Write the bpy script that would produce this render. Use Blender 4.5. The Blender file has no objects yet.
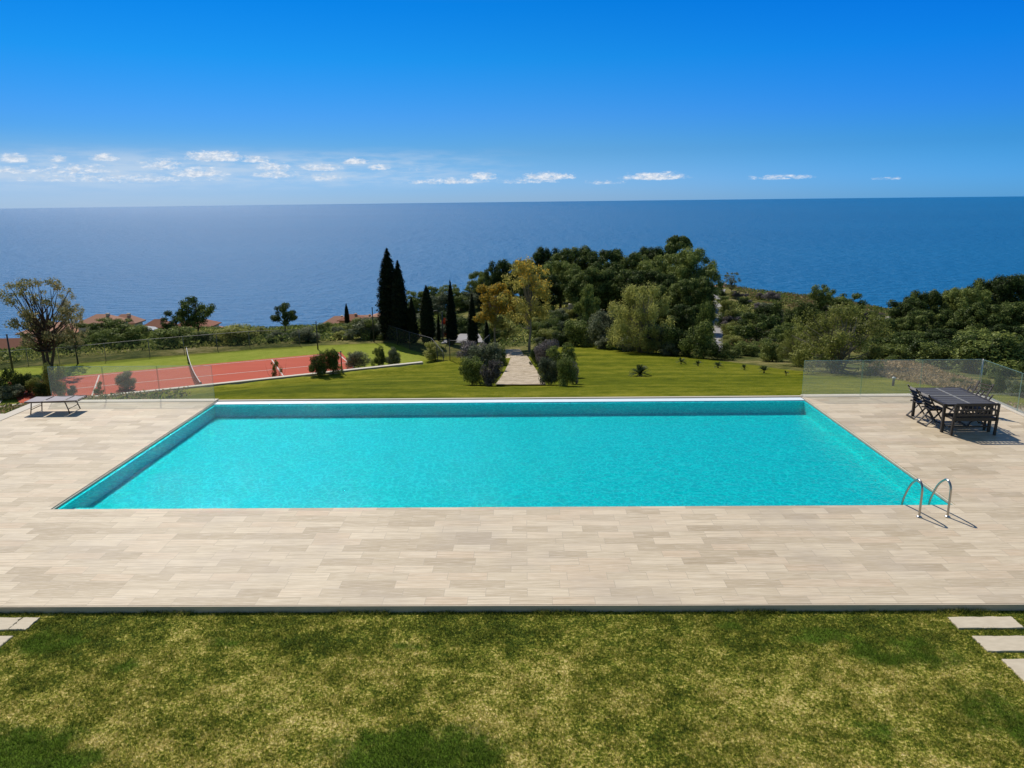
import bpy, math, random
import numpy as np
R = math.radians
S = bpy.context.scene
COL = S.collection
rng = np.random.default_rng(7)
random.seed(7)

# ------------------------------------------------------------------ camera
YAW, PITCH, ROLL, FPX, CH = 0.0184, 0.23666, 0.01204, 765.4, 5.7
cy, sy, cp, sp = math.cos(YAW), math.sin(YAW), math.cos(PITCH), math.sin(PITCH)
FW = np.array([-sy*cp, cy*cp, -sp]); RT = np.array([cy, sy, 0.]); UP = np.cross(RT, FW)
cr, sr = math.cos(ROLL), math.sin(ROLL)
RT, UP = RT*cr-UP*sr, RT*sr+UP*cr
from mathutils import Matrix, Vector
cam = bpy.data.cameras.new('camera'); camo = bpy.data.objects.new('camera', cam); COL.objects.link(camo)
camo.matrix_world = Matrix(((RT[0], UP[0], -FW[0], 0), (RT[1], UP[1], -FW[1], 0), (RT[2], UP[2], -FW[2], CH), (0, 0, 0, 1)))
cam.sensor_width = 36; cam.lens = FPX/1024*36; cam.clip_start = .1; cam.clip_end = 120000
S.camera = camo

# ------------------------------------------------------------------ exposure, sun, sky
S.view_settings.view_transform = 'Standard'; S.view_settings.look = 'None'
S.view_settings.exposure = 0.0; S.view_settings.gamma = 1; S.view_settings.use_curve_mapping = False
S.cycles.max_bounces = 8; S.cycles.transparent_max_bounces = 24
S.cycles.diffuse_bounces = 3; S.cycles.glossy_bounces = 3
SUN_EL, SUN_AZ = R(47), R(-25)      # azimuth measured from +Y towards +X
sd = Vector((math.sin(SUN_AZ)*math.cos(SUN_EL), math.cos(SUN_AZ)*math.cos(SUN_EL), math.sin(SUN_EL)))
sl = bpy.data.lights.new('sun', 'SUN'); sl.energy = 4.5; sl.angle = R(.53); sl.color = (1, .935, .83)
so = bpy.data.objects.new('sun', sl); COL.objects.link(so); so.location = (0, 0, 60)
so.rotation_euler = sd.to_track_quat('Z', 'Y').to_euler()

class NT:
    """tiny helper for node trees"""
    def __init__(s, nt): s.nt = nt; s.n = nt.nodes; s.l = nt.links
    def add(s, t, **k):
        n = s.n.new(t)
        for a, v in k.items(): setattr(n, a, v)
        return n
    def put(s, sock, v):
        if v is None: return
        if isinstance(v, bpy.types.NodeSocket): s.l.new(v, sock)
        else:
            if isinstance(v, (tuple, list)) and len(v) == 3 and sock.type == 'RGBA': v = (*v, 1)
            sock.default_value = v
    def m(s, op, a, b=None, c=None, clamp=False):
        n = s.add('ShaderNodeMath', operation=op, use_clamp=clamp)
        for i, v in enumerate((a, b, c)): s.put(n.inputs[i], v)
        return n.outputs[0]
    def vm(s, op, a, b=None):
        n = s.add('ShaderNodeVectorMath', operation=op); s.put(n.inputs[0], a); s.put(n.inputs[1], b); return n.outputs[0]
    def mix(s, f, a, b, bt='MIX'):
        n = s.add('ShaderNodeMix', data_type='RGBA', blend_type=bt); s.put(n.inputs[0], f); s.put(n.inputs[6], a); s.put(n.inputs[7], b); return n.outputs[2]
    def noise(s, vec, sc, det=3, ro=.5, dist=0, dim='3D'):
        n = s.add('ShaderNodeTexNoise', noise_dimensions=dim); s.put(n.inputs['Vector'], vec)
        n.inputs['Scale'].default_value = sc; n.inputs['Detail'].default_value = det; n.inputs['Roughness'].default_value = ro; n.inputs['Distortion'].default_value = dist
        return n.outputs[0]
    def ramp(s, f, pts):
        n = s.add('ShaderNodeValToRGB'); s.put(n.inputs[0], f); e = n.color_ramp.elements
        while len(e) < len(pts): e.new(.5)
        for i, (p, c) in enumerate(pts):
            e[i].position = p; e[i].color = (*c, 1) if not isinstance(c, (int, float)) else (c, c, c, 1)
        return n.outputs[0]
    def ss(s, v, a, b, lo=0., hi=1.):
        n = s.add('ShaderNodeMapRange', interpolation_type='SMOOTHSTEP'); s.put(n.inputs[0], v)
        n.inputs[1].default_value = a; n.inputs[2].default_value = b; n.inputs[3].default_value = lo; n.inputs[4].default_value = hi
        return n.outputs[0]
    def schlick(s, f0, nrm=None):
        l = s.add('ShaderNodeLayerWeight'); l.inputs[0].default_value = .5
        if nrm: s.l.new(nrm, l.inputs['Normal'])
        return s.m('ADD', s.m('MULTIPLY', s.m('POWER', l.outputs['Facing'], 5.0), 1-f0), f0)
    def pos(s): return s.add('ShaderNodeNewGeometry').outputs['Position']
    def obj(s): return s.add('ShaderNodeTexCoord').outputs['Object']
    def scale(s, v, xyz): return s.vm('MULTIPLY', v, xyz)
    def bump(s, h, st, dist=.01, nrm=None):
        n = s.add('ShaderNodeBump'); s.put(n.inputs['Height'], h); n.inputs['Strength'].default_value = st; n.inputs['Distance'].default_value = dist
        if nrm: s.l.new(nrm, n.inputs['Normal'])
        return n.outputs[0]

wd = bpy.data.worlds.new('World'); S.world = wd; wd.use_nodes = True
w = NT(wd.node_tree); w.n.clear()
sky = w.add('ShaderNodeTexSky', sky_type='NISHITA'); sky.sun_disc = False
sky.sun_elevation = SUN_EL; sky.sun_rotation = SUN_AZ; sky.altitude = 120; sky.air_density = 1.0; sky.dust_density = .25; sky.ozone_density = 2.2
dirv = w.vm('NORMALIZE', w.add('ShaderNodeTexCoord').outputs['Generated'])
sep = w.add('ShaderNodeSeparateXYZ'); w.l.new(dirv, sep.inputs[0])
el = w.m('MULTIPLY', w.m('ARCSINE', sep.outputs[2]), 57.2958)
az = w.m('MULTIPLY', w.m('ARCTAN2', sep.outputs[0], sep.outputs[1]), 57.2958)
bg = w.add('ShaderNodeBackground'); wo = w.add('ShaderNodeOutputWorld'); w.l.new(bg.outputs[0], wo.inputs[0])
def ae(px, py):
    v = FW*FPX+RT*(px-512)+UP*(384-py)
    return math.degrees(math.atan2(v[0], v[1])), math.degrees(math.atan2(v[2], math.hypot(v[0], v[1])))
# blue clear-day sky: Nishita, a little more saturated
hs = w.add('ShaderNodeHueSaturation'); hs.inputs['Saturation'].default_value = 1.28; hs.inputs['Value'].default_value = 1.0; w.l.new(sky.outputs[0], hs.inputs['Color'])
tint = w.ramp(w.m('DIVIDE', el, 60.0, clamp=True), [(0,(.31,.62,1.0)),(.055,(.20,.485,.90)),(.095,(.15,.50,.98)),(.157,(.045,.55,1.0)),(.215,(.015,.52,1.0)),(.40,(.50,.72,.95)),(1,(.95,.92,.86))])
tint = w.mix(w.ss(w.m('ABSOLUTE', az), 50, 90), tint, (1.12,.97,.80))          # sky outside the view warmed so shaded faces turn less blue
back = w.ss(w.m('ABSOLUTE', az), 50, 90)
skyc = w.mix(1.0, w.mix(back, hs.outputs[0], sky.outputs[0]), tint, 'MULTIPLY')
skyc = w.mix(1.0, skyc, w.mix(w.ss(az, -2, 36), (1,1,1), (.50,.98,1.20)), 'MULTIPLY')
hzb = w.ss(el, -.5, 4.0, 1.0, 0)
skyc = w.mix(1.0, skyc, w.mix(hzb, (1,1,1.05), (1,1,1.62)), 'MULTIPLY')
veil = w.m('MULTIPLY', w.ss(az, -4, -30), w.ss(el, 5.0, 1.0)); 
skyc = w.mix(w.m('MULTIPLY', veil, w.m('ADD', .24, w.m('MULTIPLY', w.noise(w.scale(dirv,(6,6,60)), 1.5, 4, .6), .3))), skyc, (5.6,6.8,8.6))
# cumulus low over the sea, each a patch with a flat base and a billowing top
cvec = w.add('ShaderNodeCombineXYZ'); w.l.new(az, cvec.inputs[0]); w.l.new(w.m('MULTIPLY', el, 2.2), cvec.inputs[1])
nz = w.m('ADD', w.m('MULTIPLY', w.noise(cvec.outputs[0], 1.6, 5, .62), 1.0), w.m('MULTIPLY', w.noise(cvec.outputs[0], 6, 3, .6), .35))
nz = w.m('SUBTRACT', nz, .675)
field = None
CL = [(14,158,22,5,1),(57,159,15,3.5,.8),(104,157,22,4.5,1),(75,169,58,5.5,.75),(162,164,36,6.5,.85),(216,156,54,6,1.15),(255,159,24,4,.9),(272,166,30,5,1),(198,172,48,6,.95),(275,174,40,5,.8),
      (320,167,38,4.5,1),(325,177,34,5,.6),(355,161,26,4,1.05),(379,167,20,3.5,.9),(482,176,30,4.5,1),(448,181,80,3.6,.8),(547,176,54,5,1),(525,181,60,3,.6),(654,176,62,4.6,1.15),(604,182,36,2.5,.45),
      (780,177,52,3,.75),(889,178,22,2,.35),(120,178,150,4.5,.62),(10,170,60,4,.6),(415,169,12,2,.5)]
for px, py, wp, hp, st in CL:
    a0, e0 = ae(px, py); wa = wp*.5*.075*1.15; he = hp*.075*1.3
    da = w.m('DIVIDE', w.m('SUBTRACT', az, a0), wa); de = w.m('SUBTRACT', el, e0-.25*he)
    de = w.m('MAXIMUM', w.m('DIVIDE', de, he), w.m('DIVIDE', de, -he*.42))
    d = w.m('ADD', w.m('MULTIPLY', da, da), w.m('MULTIPLY', de, de))
    f = w.m('MULTIPLY', w.m('SUBTRACT', 1.0, d), st)
    field = f if field is None else w.m('MAXIMUM', field, f)
cf = w.m('ADD', field, w.m('MULTIPLY', nz, 2.6))
ca = w.ss(cf, .02, 1.15, 0, .93)
lit = w.ss(w.noise(w.vm('ADD', cvec.outputs[0], (0, -.18, 0)), 2.2, 4, .6), .35, .65)
cc = w.mix(lit, (5.8, 7.0, 8.6), (9.8, 10.0, 10.4))
bank = w.m('MULTIPLY', w.m('MULTIPLY', w.ss(el, .6, 1.7), w.ss(el, 3.9, 2.5)), w.ss(az, 3, -12))
bank = w.m('MULTIPLY', bank, w.ss(w.noise(w.scale(cvec.outputs[0], (.35,1,1)), .9, 5, .6), .36, .66, .1, .55))
cmix = w.mix(ca, w.mix(bank, skyc, (6.8,7.9,9.2)), cc)
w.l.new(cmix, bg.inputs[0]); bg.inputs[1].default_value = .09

# ------------------------------------------------------------------ helpers: points
def at(px, py, z=None, d=None):
    v = FW*FPX+RT*(px-512)+UP*(384-py)
    t = (z-CH)/v[2] if z is not None else d/v[1]
    return np.array([0, 0, CH])+v*t
TC = [(230,398,27),(370,397.5,27),(512,397,27),(650,396,27),(800,395,27),(230,392,31),(370,389,32),(512,386,34),(650,384,34),(790,386,31),
(330,380,42),(420,374,44),(512,374,42),(640,372,42),(740,373,40),(430,362,54),(512,360,54),(620,358,55),(700,361,52),(760,369,46),
(500,350,66),(560,343,72),(610,346,68),(680,352,62),(740,361,55),(800,370,46),(840,376,40),(900,382,35),(950,389,31),(1010,396,28),(1100,405,26),
(512,335,85),(440,335,85),(400,340,82),(470,330,92),(580,318,105),(620,330,95),(700,335,90),(720,320,105),(715,302,130),(730,289,160),
(560,300,130),(480,305,125),(640,300,130),(780,298,165),(830,303,170),(880,312,165),(760,325,110),(820,335,95),(860,330,105),
(900,335,90),(960,350,75),(1020,355,70),(1100,360,70),(880,366,45),(960,383,35),(930,372,42),(1000,388,32),
(400,330,95),(340,338,85),(250,340,86),(150,347,80),(60,353,76),(0,360,72),(-100,372,66),
(395,329,125),(330,330,130),(250,331,140),(180,331,140),(120,338,125),(60,347,110),(0,357,98),(-100,366,90),(225,330,148),(300,328,160),(380,326,150),(450,308,140)]
TW = [(-7,25,-1.6),(5,25,-1.5),(-9,24,-1.4),(8,24,-1.2),(9,25.5,-1.2),(14,24,-.6),(20,22,-.5),(30,15,-.5),(30,5,-.5),(60,20,-2),(60,40,-6),
(-16,24,-1.6),(-16,18,-1.4),(-20,26,-2.2),(-18,32,-3.0),(-30,25,-3.0),(-30,10,-2.5),(-60,20,-6),(-60,45,-9),
(-26.4,42.6,-5.4),(-20,45.5,-5.5),(-12.3,49.2,-5.5),(-36,38,-5.5),
(-45,55,-8),(-30,50,-7.15),(-20,56,-7.15),(-15,60,-7.15),(-40,50,-7.15),(-33,64,-7.15),(-25,67,-7.15),(-15,72,-7.3),(-11,64,-7.1),(-25,53,-7.15),(-32,56,-7.15),(-9,60,-6.5),
(-110,190,-36),(-60,230,-38),(-160,260,-55),(-40,260,-48),(0,230,-40),(40,230,-36),(80,230,-35),(120,220,-38),(160,220,-45),(-150,120,-30),(150,110,-22),(100,80,-12),(-100,80,-18),
(-140,190,-40),(-300,200,-70),(300,150,-50)]
for x in (-500,-300,-150,0,150,300,500): TW += [(x,420,-112),(x,650,-150)]
for s in (-1,1):
    for y in (0,100,250): TW.append((s*600,y,-120))
TP = np.array([at(a,b,d=c) for a,b,c in TC]+[np.array(t,float) for t in TW])
TL = 30.
def _U(r2): return .5*r2*np.log(r2+1e-9)
_n = len(TP); _X = TP[:, :2]/TL
_K = _U(((_X[:,None]-_X[None])**2).sum(-1))+.02*np.eye(_n); _Q = np.c_[np.ones(_n), _X]
_w = np.linalg.solve(np.block([[_K,_Q],[_Q.T,np.zeros((3,3))]]), np.r_[TP[:,2],0,0,0])
K0 = np.array([-26.4,43.9]); KD = np.array([18.9,9.5]); KD = KD/np.linalg.norm(KD); KN = np.array([-KD[1],KD[0]])
def sst(x,a,b):
    t = np.clip((x-a)/(b-a),0,1); return t*t*(3-2*t)
def height(xy):
    xy = np.atleast_2d(np.asarray(xy,float)); q = xy/TL
    z = _U(((q[:,None]-_X[None])**2).sum(-1))@_w[:-3]+_w[-3]+q@_w[-2:]
    rel = xy-K0; u = rel@KD; v = rel@KN                      # tennis court terrace cut into the slope
    m = sst(v,-.05,.25)*(1-sst(v,19,27))*(1-sst(u,24,34))*sst(u,-26,-14)
    z = z*(1-m)+(-7.15)*m
    up = (1-sst(v,-.05,.25))*sst(v,-9,-1)*(1-sst(u,20,28))*sst(u,-24,-12)
    z = z*(1-up)+(-5.6)*up
    return z
def hz(x,y): return float(height([x,y])[0])
def ground(px,py,y0=23,y1=400):
    v = FW*FPX+RT*(px-512)+UP*(384-py); Y = np.arange(y0,y1,.25)
    P = np.array([0,0,CH])+np.outer(Y/v[1],v); g = height(P[:,:2]); k = np.argmax(P[:,2]<g)
    if not (P[:,2]<g).any(): k = len(Y)-1
    return np.array([P[k,0],P[k,1],g[k]])

# ------------------------------------------------------------------ helpers: objects
def tag(o, label=None, cat=None, group=None, kind=None):
    if label: o['label'] = label
    if cat: o['category'] = cat
    if group: o['group'] = group
    if kind: o['kind'] = kind
    return o
def empty(name, loc, rz=0, label=None, cat=None, group=None):
    o = bpy.data.objects.new(name, None); COL.objects.link(o); o.location = loc; o.rotation_euler = (0,0,rz)
    o.empty_display_size = .3
    return tag(o, label, cat, group)
def copy_tree(o, parent=None):
    c = o.copy(); COL.objects.link(c); c.parent = parent
    for ch in o.children: copy_tree(ch, c)
    return c
class MB:
    def __init__(s): s.v = []; s.f = []; s.sm = []
    def box(s, a, b, M=None, bev=0):
        x0,y0,z0 = a; x1,y1,z1 = b
        if bev:
            e = bev; V = []
            for z,k in ((z0,1),(z0+e,0),(z1-e,0),(z1,1)):
                i = e if k else 0
                V += [(x0+i,y0+i,z),(x1-i,y0+i,z),(x1-i,y1-i,z),(x0+i,y1-i,z)]
            F = [(3,2,1,0),(12,13,14,15)]
            for r in range(3):
                for j in range(4): F.append((r*4+j,r*4+(j+1)%4,r*4+4+(j+1)%4,r*4+4+j))
        else:
            V = [(x0,y0,z0),(x1,y0,z0),(x1,y1,z0),(x0,y1,z0),(x0,y0,z1),(x1,y0,z1),(x1,y1,z1),(x0,y1,z1)]
            F = [(3,2,1,0),(4,5,6,7),(0,1,5,4),(1,2,6,5),(2,3,7,6),(3,0,4,7)]
        s.raw(V,F,M); return s
    def raw(s, V, F, M=None, smooth=False):
        n = len(s.v)
        for p in V:
            p = Vector(p)
            s.v.append(tuple(M@p) if M else tuple(p))
        s.f += [tuple(i+n for i in f) for f in F]; s.sm += [smooth]*len(F); return s
    def bar(s, p, q, w_, h_, up=(0,0,1)):      # rectangular bar from p to q
        p = Vector(p); q = Vector(q); d = (q-p).normalized(); u = Vector(up)
        sde = d.cross(u)
        if sde.length < 1e-4: sde = d.cross(Vector((1,0,0)))
        sde.normalize(); u = sde.cross(d)
        V = []
        for c in (p,q):
            for a,b in ((-1,-1),(1,-1),(1,1),(-1,1)): V.append(c+sde*(a*w_/2)+u*(b*h_/2))
        return s.raw(V, [(3,2,1,0),(4,5,6,7),(0,1,5,4),(1,2,6,5),(2,3,7,6),(3,0,4,7)])
    def tube(s, pts, rad, seg=8, cap=True):
        pts = [Vector(p) for p in pts]; n0 = len(pts)
        if not hasattr(rad,'__len__'): rad = [rad]*n0
        V = []; F = []; prev = None
        for i,p in enumerate(pts):
            d = (pts[min(i+1,n0-1)]-pts[max(i-1,0)]).normalized()
            a = prev if prev is not None else (Vector((0,0,1)) if abs(d.z)<.9 else Vector((1,0,0)))
            a = (a-d*a.dot(d))
            if a.length < 1e-4: a = Vector((1,0,0))-d*d.x
            a.normalize(); prev = a; b = d.cross(a)
            for k in range(seg):
                t = 2*math.pi*k/seg; V.append(p+(a*math.cos(t)+b*math.sin(t))*rad[i])
        for i in range(n0-1):
            for k in range(seg): F.append((i*seg+k,i*seg+(k+1)%seg,(i+1)*seg+(k+1)%seg,(i+1)*seg+k))
        if cap: F.append(tuple(range(seg))[::-1]); F.append(tuple((n0-1)*seg+k for k in range(seg)))
        return s.raw(V,F,smooth=True)
    def build(s, name, m, parent=None, loc=None):
        me = bpy.data.meshes.new(name); me.from_pydata(s.v,[],s.f); me.polygons.foreach_set('use_smooth', s.sm); me.materials.append(m); me.update()
        o = bpy.data.objects.new(name, me); COL.objects.link(o)
        if parent: o.parent = parent
        if loc is not None: o.location = loc
        return o
def link(name, me, parent=None):
    o = bpy.data.objects.new(name, me); COL.objects.link(o); o.parent = parent; return o

# ------------------------------------------------------------------ materials
def mat(name):
    m = bpy.data.materials.new(name); m.use_nodes = True; n = NT(m.node_tree); n.n.clear()
    out = n.add('ShaderNodeOutputMaterial'); return m, n, out
def pbr(name, col, rough=.6, metal=0, colf=None, bumpf=None, spec=.5):
    m, n, out = mat(name); p = n.add('ShaderNodeBsdfPrincipled')
    n.put(p.inputs['Base Color'], colf(n) if colf else col)
    n.put(p.inputs['Roughness'], rough); p.inputs['Metallic'].default_value = metal; p.inputs['Specular IOR Level'].default_value = spec
    if bumpf: n.l.new(bumpf(n), p.inputs['Normal'])
    n.l.new(p.outputs[0], out.inputs[0]); return m
def vary(a, b, sc=6, det=4):
    return lambda n: n.mix(n.noise(n.obj(), sc, det, .6), a, b)

def deck_col(n):
    co = n.obj(); br = []
    for off, sq in ((0,1),(.37,1)):
        b = n.add('ShaderNodeTexBrick', offset=.41, offset_frequency=2, squash=1.35, squash_frequency=3); n.put(b.inputs['Vector'], n.vm('ADD', co, (off*3.1,off*.0,0)))
        b.inputs['Scale'].default_value = 1; b.inputs['Brick Width'].default_value = .62; b.inputs['Row Height'].default_value = .25
        b.inputs['Mortar Size'].default_value = .004; b.inputs['Mortar Smooth'].default_value = .3; b.inputs['Bias'].default_value = 0
        b.inputs['Color1'].default_value = (0,0,0,1); b.inputs['Color2'].default_value = (1,1,1,1); b.inputs['Mortar'].default_value = (.5,.5,.5,1); br.append(b)
    tone = br[0].outputs[0]
    base = n.ramp(tone, [(0,(.42,.33,.21)),(.35,(.54,.44,.295)),(.7,(.67,.56,.395)),(1,(.58,.445,.295))])
    sh = n.vm('ADD', co, n.scale(br[0].outputs[0], (7,3,0)))       # veins break at each stone
    v1 = n.noise(n.scale(sh,(.9,22,1)), 1, 5, .65, .3); v2 = n.noise(n.scale(sh,(3,70,1)), 1, 3, .6)
    col = n.mix(n.ss(v1,.42,.68,0,.62), base, (.36,.275,.17)); col = n.mix(n.ss(v2,.45,.72,0,.6), col, (.80,.70,.54))
    col = n.mix(n.ss(n.noise(co,.55,4,.6),.45,.72,0,.45), col, (.42,.35,.27))
    col = n.mix(n.ss(n.noise(co,.22,3,.6),.5,.75,0,.3), col, (.70,.60,.46))
    return n.mix(n.m('MULTIPLY', br[0].outputs[1], .55), col, (.30,.25,.19))
M = {}
M['deck'] = pbr('travertine', None, .62, colf=deck_col, bumpf=lambda n: n.bump(n.noise(n.scale(n.obj(),(4,40,1)),1,4,.6),.25,.004), spec=.3)
M['curb'] = pbr('curb_stone', None, .7, colf=lambda n: n.mix(n.noise(n.scale(n.obj(),(2,9,2)),1,4,.6),(.50,.44,.35),(.62,.56,.46)), spec=.3)
M['riser'] = pbr('grey_stone_edge', None, .8, colf=lambda n: n.mix(n.noise(n.scale(n.obj(),(3,3,20)),2,4,.6),(.42,.34,.25),(.62,.52,.39)), spec=.2)
M['concrete'] = pbr('concrete', None, .85, colf=vary((.36,.34,.30),(.52,.49,.44),2,6), spec=.2)
M['step'] = pbr('pale_step_stone', None, .75, colf=lambda n: n.mix(n.noise(n.scale(n.obj(),(3,10,1)),2,5,.65),(.44,.37,.26),(.70,.61,.46)), bumpf=lambda n: n.bump(n.noise(n.obj(),30,4,.6),.3,.004), spec=.2)
M['slot'] = pbr('dark_gutter', (.035,.04,.038), .7)
M['rim'] = pbr('white_rim', None, .5, colf=vary((.66,.74,.76),(.82,.86,.86),3))
def tile_col(n):
    b = n.add('ShaderNodeTexBrick', offset=0); n.put(b.inputs['Vector'], n.obj()); b.inputs['Scale'].default_value = 1
    b.inputs['Brick Width'].default_value = .05; b.inputs['Row Height'].default_value = .05; b.inputs['Mortar Size'].default_value = .002
    c = n.mix(n.noise(n.obj(),.6,3),(.13,.66,.60),(.17,.73,.67))
    return n.mix(n.m('MULTIPLY', b.outputs[1], .15), c, (.4,.66,.68))
M['tile'] = pbr('pool_mosaic', None, .45, colf=tile_col)
M['walltile'] = pbr('pool_wall_mosaic', None, .45, colf=lambda n: n.mix(n.noise(n.scale(n.obj(),(1,1,6)),1.2,4),(.30,.86,.76),(.36,.92,.84)))  # paler than the floor: light scattered in the water put into the colour
M['shelf'] = pbr('pool_step_mosaic', (.75,.80,.72), .5)
def water_mat():
    m, n, out = mat('pool_water'); co = n.pos()
    rp = n.m('ADD', n.m('MULTIPLY', n.noise(n.scale(co,(1,1.3,1)),11,3,.6,.6),.8), n.m('MULTIPLY', n.noise(co,3.1,3,.6,.5),1.3))
    nb = n.bump(rp,.8,.05)
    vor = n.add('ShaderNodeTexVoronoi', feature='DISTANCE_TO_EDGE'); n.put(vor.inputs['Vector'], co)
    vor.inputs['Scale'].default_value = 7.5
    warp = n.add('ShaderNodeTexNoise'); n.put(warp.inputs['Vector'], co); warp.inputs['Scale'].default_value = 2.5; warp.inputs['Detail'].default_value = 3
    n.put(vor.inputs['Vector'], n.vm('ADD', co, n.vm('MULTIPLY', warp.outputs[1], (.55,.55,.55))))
    line = n.ss(vor.outputs[0], 0, .16, 1, 0)       # caustic web of light painted into the water's tint
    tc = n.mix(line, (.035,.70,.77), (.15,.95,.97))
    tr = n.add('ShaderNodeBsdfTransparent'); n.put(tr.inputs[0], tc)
    gl = n.add('ShaderNodeBsdfGlossy'); gl.inputs['Roughness'].default_value = .04; n.l.new(nb, gl.inputs['Normal'])
    fr = n.schlick(.02, nb)
    mx = n.add('ShaderNodeMixShader'); n.put(mx.inputs[0], n.m('MULTIPLY', fr, .34)); n.l.new(tr.outputs[0], mx.inputs[1]); n.l.new(gl.outputs[0], mx.inputs[2])
    n.l.new(mx.outputs[0], out.inputs[0]); return m
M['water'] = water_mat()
def sea_mat():
    m, n, out = mat('sea_water'); co = n.pos()
    big = n.noise(n.scale(co,(.00022,.0009,0)),1,4,.6)
    sw = n.m('ADD', n.m('MULTIPLY', n.noise(n.scale(co,(.035,.09,0)),1,4,.6),2.6), n.m('MULTIPLY', n.noise(n.scale(co,(.25,.5,0)),1,3,.6),.5))
    sw = n.m('ADD', sw, n.m('MULTIPLY', n.noise(n.scale(co,(.012,.0035,0)),1,5,.7),1.8))
    p = n.add('ShaderNodeBsdfPrincipled')
    n.put(p.inputs['Base Color'], n.mix(big,(.005,.122,.30),(.012,.172,.375)))
    p.inputs['Roughness'].default_value = .42; p.inputs['IOR'].default_value = 1.33; p.inputs['Specular IOR Level'].default_value = .19
    n.l.new(n.bump(sw,1.0,4.0), p.inputs['Normal']); n.l.new(p.outputs[0], out.inputs[0]); return m
M['sea'] = sea_mat()

DG = [((-5.75,6.75),(1.25,.85)),((-1.25,6.85),(1.2,.78)),((3.9,9.35),(.6,.25)),((4.9,8.95),(.8,.4)),((5.4,7.6),(.5,.7)),((2.6,9.6),(.5,.15)),((-3.2,7.9),(.35,.16)),((-5.2,8.7),(.5,.16)),((-1.4,9.1),(.4,.12)),((3.9,7.4),(.35,.2)),((-3.9,9.2),(.5,.2)),((1.6,8.8),(.3,.1)),((-6.6,9.2),(.7,.4))]
def lush(n, co):         # patches of deep green, well watered turf
    sp_ = n.add('ShaderNodeSeparateXYZ'); n.l.new(co, sp_.inputs[0]); f = None
    for (cx,cy_),(wx,wy) in DG:
        a = n.m('DIVIDE', n.m('SUBTRACT', sp_.outputs[0], cx), wx); b = n.m('DIVIDE', n.m('SUBTRACT', sp_.outputs[1], cy_), wy)
        d = n.m('SUBTRACT', 1.0, n.m('ADD', n.m('MULTIPLY',a,a), n.m('MULTIPLY',b,b)))
        d = n.m('MULTIPLY', d, min(1, wx*.75))
        f = d if f is None else n.m('MAXIMUM', f, d)
    f = n.m('MAXIMUM', f, -1.0)
    return n.ss(n.m('ADD', f, n.m('MULTIPLY', n.m('SUBTRACT', n.noise(co,2.6,5,.65),.5), 2.2)), 0, .55)
def turf_col(n, k=1.0):
    co = n.pos()
    a = n.noise(co,.9,5,.62); b = n.noise(co,5,4,.65); c = n.noise(co,28,3,.6)
    sep_ = n.add('ShaderNodeSeparateXYZ'); n.l.new(co, sep_.inputs[0])
    near = n.ss(sep_.outputs[1], 8.2, 9.7, 0, .13)
    t = n.m('SUBTRACT', n.m('ADD', n.m('MULTIPLY',a,.62), n.m('ADD', n.m('MULTIPLY',b,.78), n.m('MULTIPLY',c,1.15))), n.m('ADD', near, .80))
    col = n.ramp(t, [(.18,(.05,.085,.008)),(.38,(.17,.20,.02)),(.50,(.38,.36,.06)),(.64,(.66,.56,.18)),(.85,(.90,.76,.38))])
    return n.mix(lush(n, co), col, n.mix(b,(.055,.12,.008),(.15,.23,.02)))
M['turf'] = pbr('turf', None, .95, colf=turf_col, bumpf=lambda n: n.bump(n.noise(n.pos(),45,4,.7),.9,.03), spec=.1)
def blade_mat():
    m, n, out = mat('grass_blades')
    at_ = n.add('ShaderNodeAttribute', attribute_name='tint')
    col = n.mix(n.ss(at_.outputs[2],.0,1,-.0,1), turf_col(n), (.5,.44,.24)) if False else turf_col(n)
    col = n.mix(n.m('MULTIPLY', at_.outputs[2], .55), col, n.mix(.5, col, (.42,.40,.15)))
    d = n.add('ShaderNodeBsdfDiffuse'); n.put(d.inputs[0], col); t = n.add('ShaderNodeBsdfTranslucent'); n.put(t.inputs[0], col)
    mx = n.add('ShaderNodeMixShader'); mx.inputs[0].default_value = .4; n.l.new(d.outputs[0], mx.inputs[1]); n.l.new(t.outputs[0], mx.inputs[2]); n.l.new(mx.outputs[0], out.inputs[0]); return m
M['blade'] = blade_mat()

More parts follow.
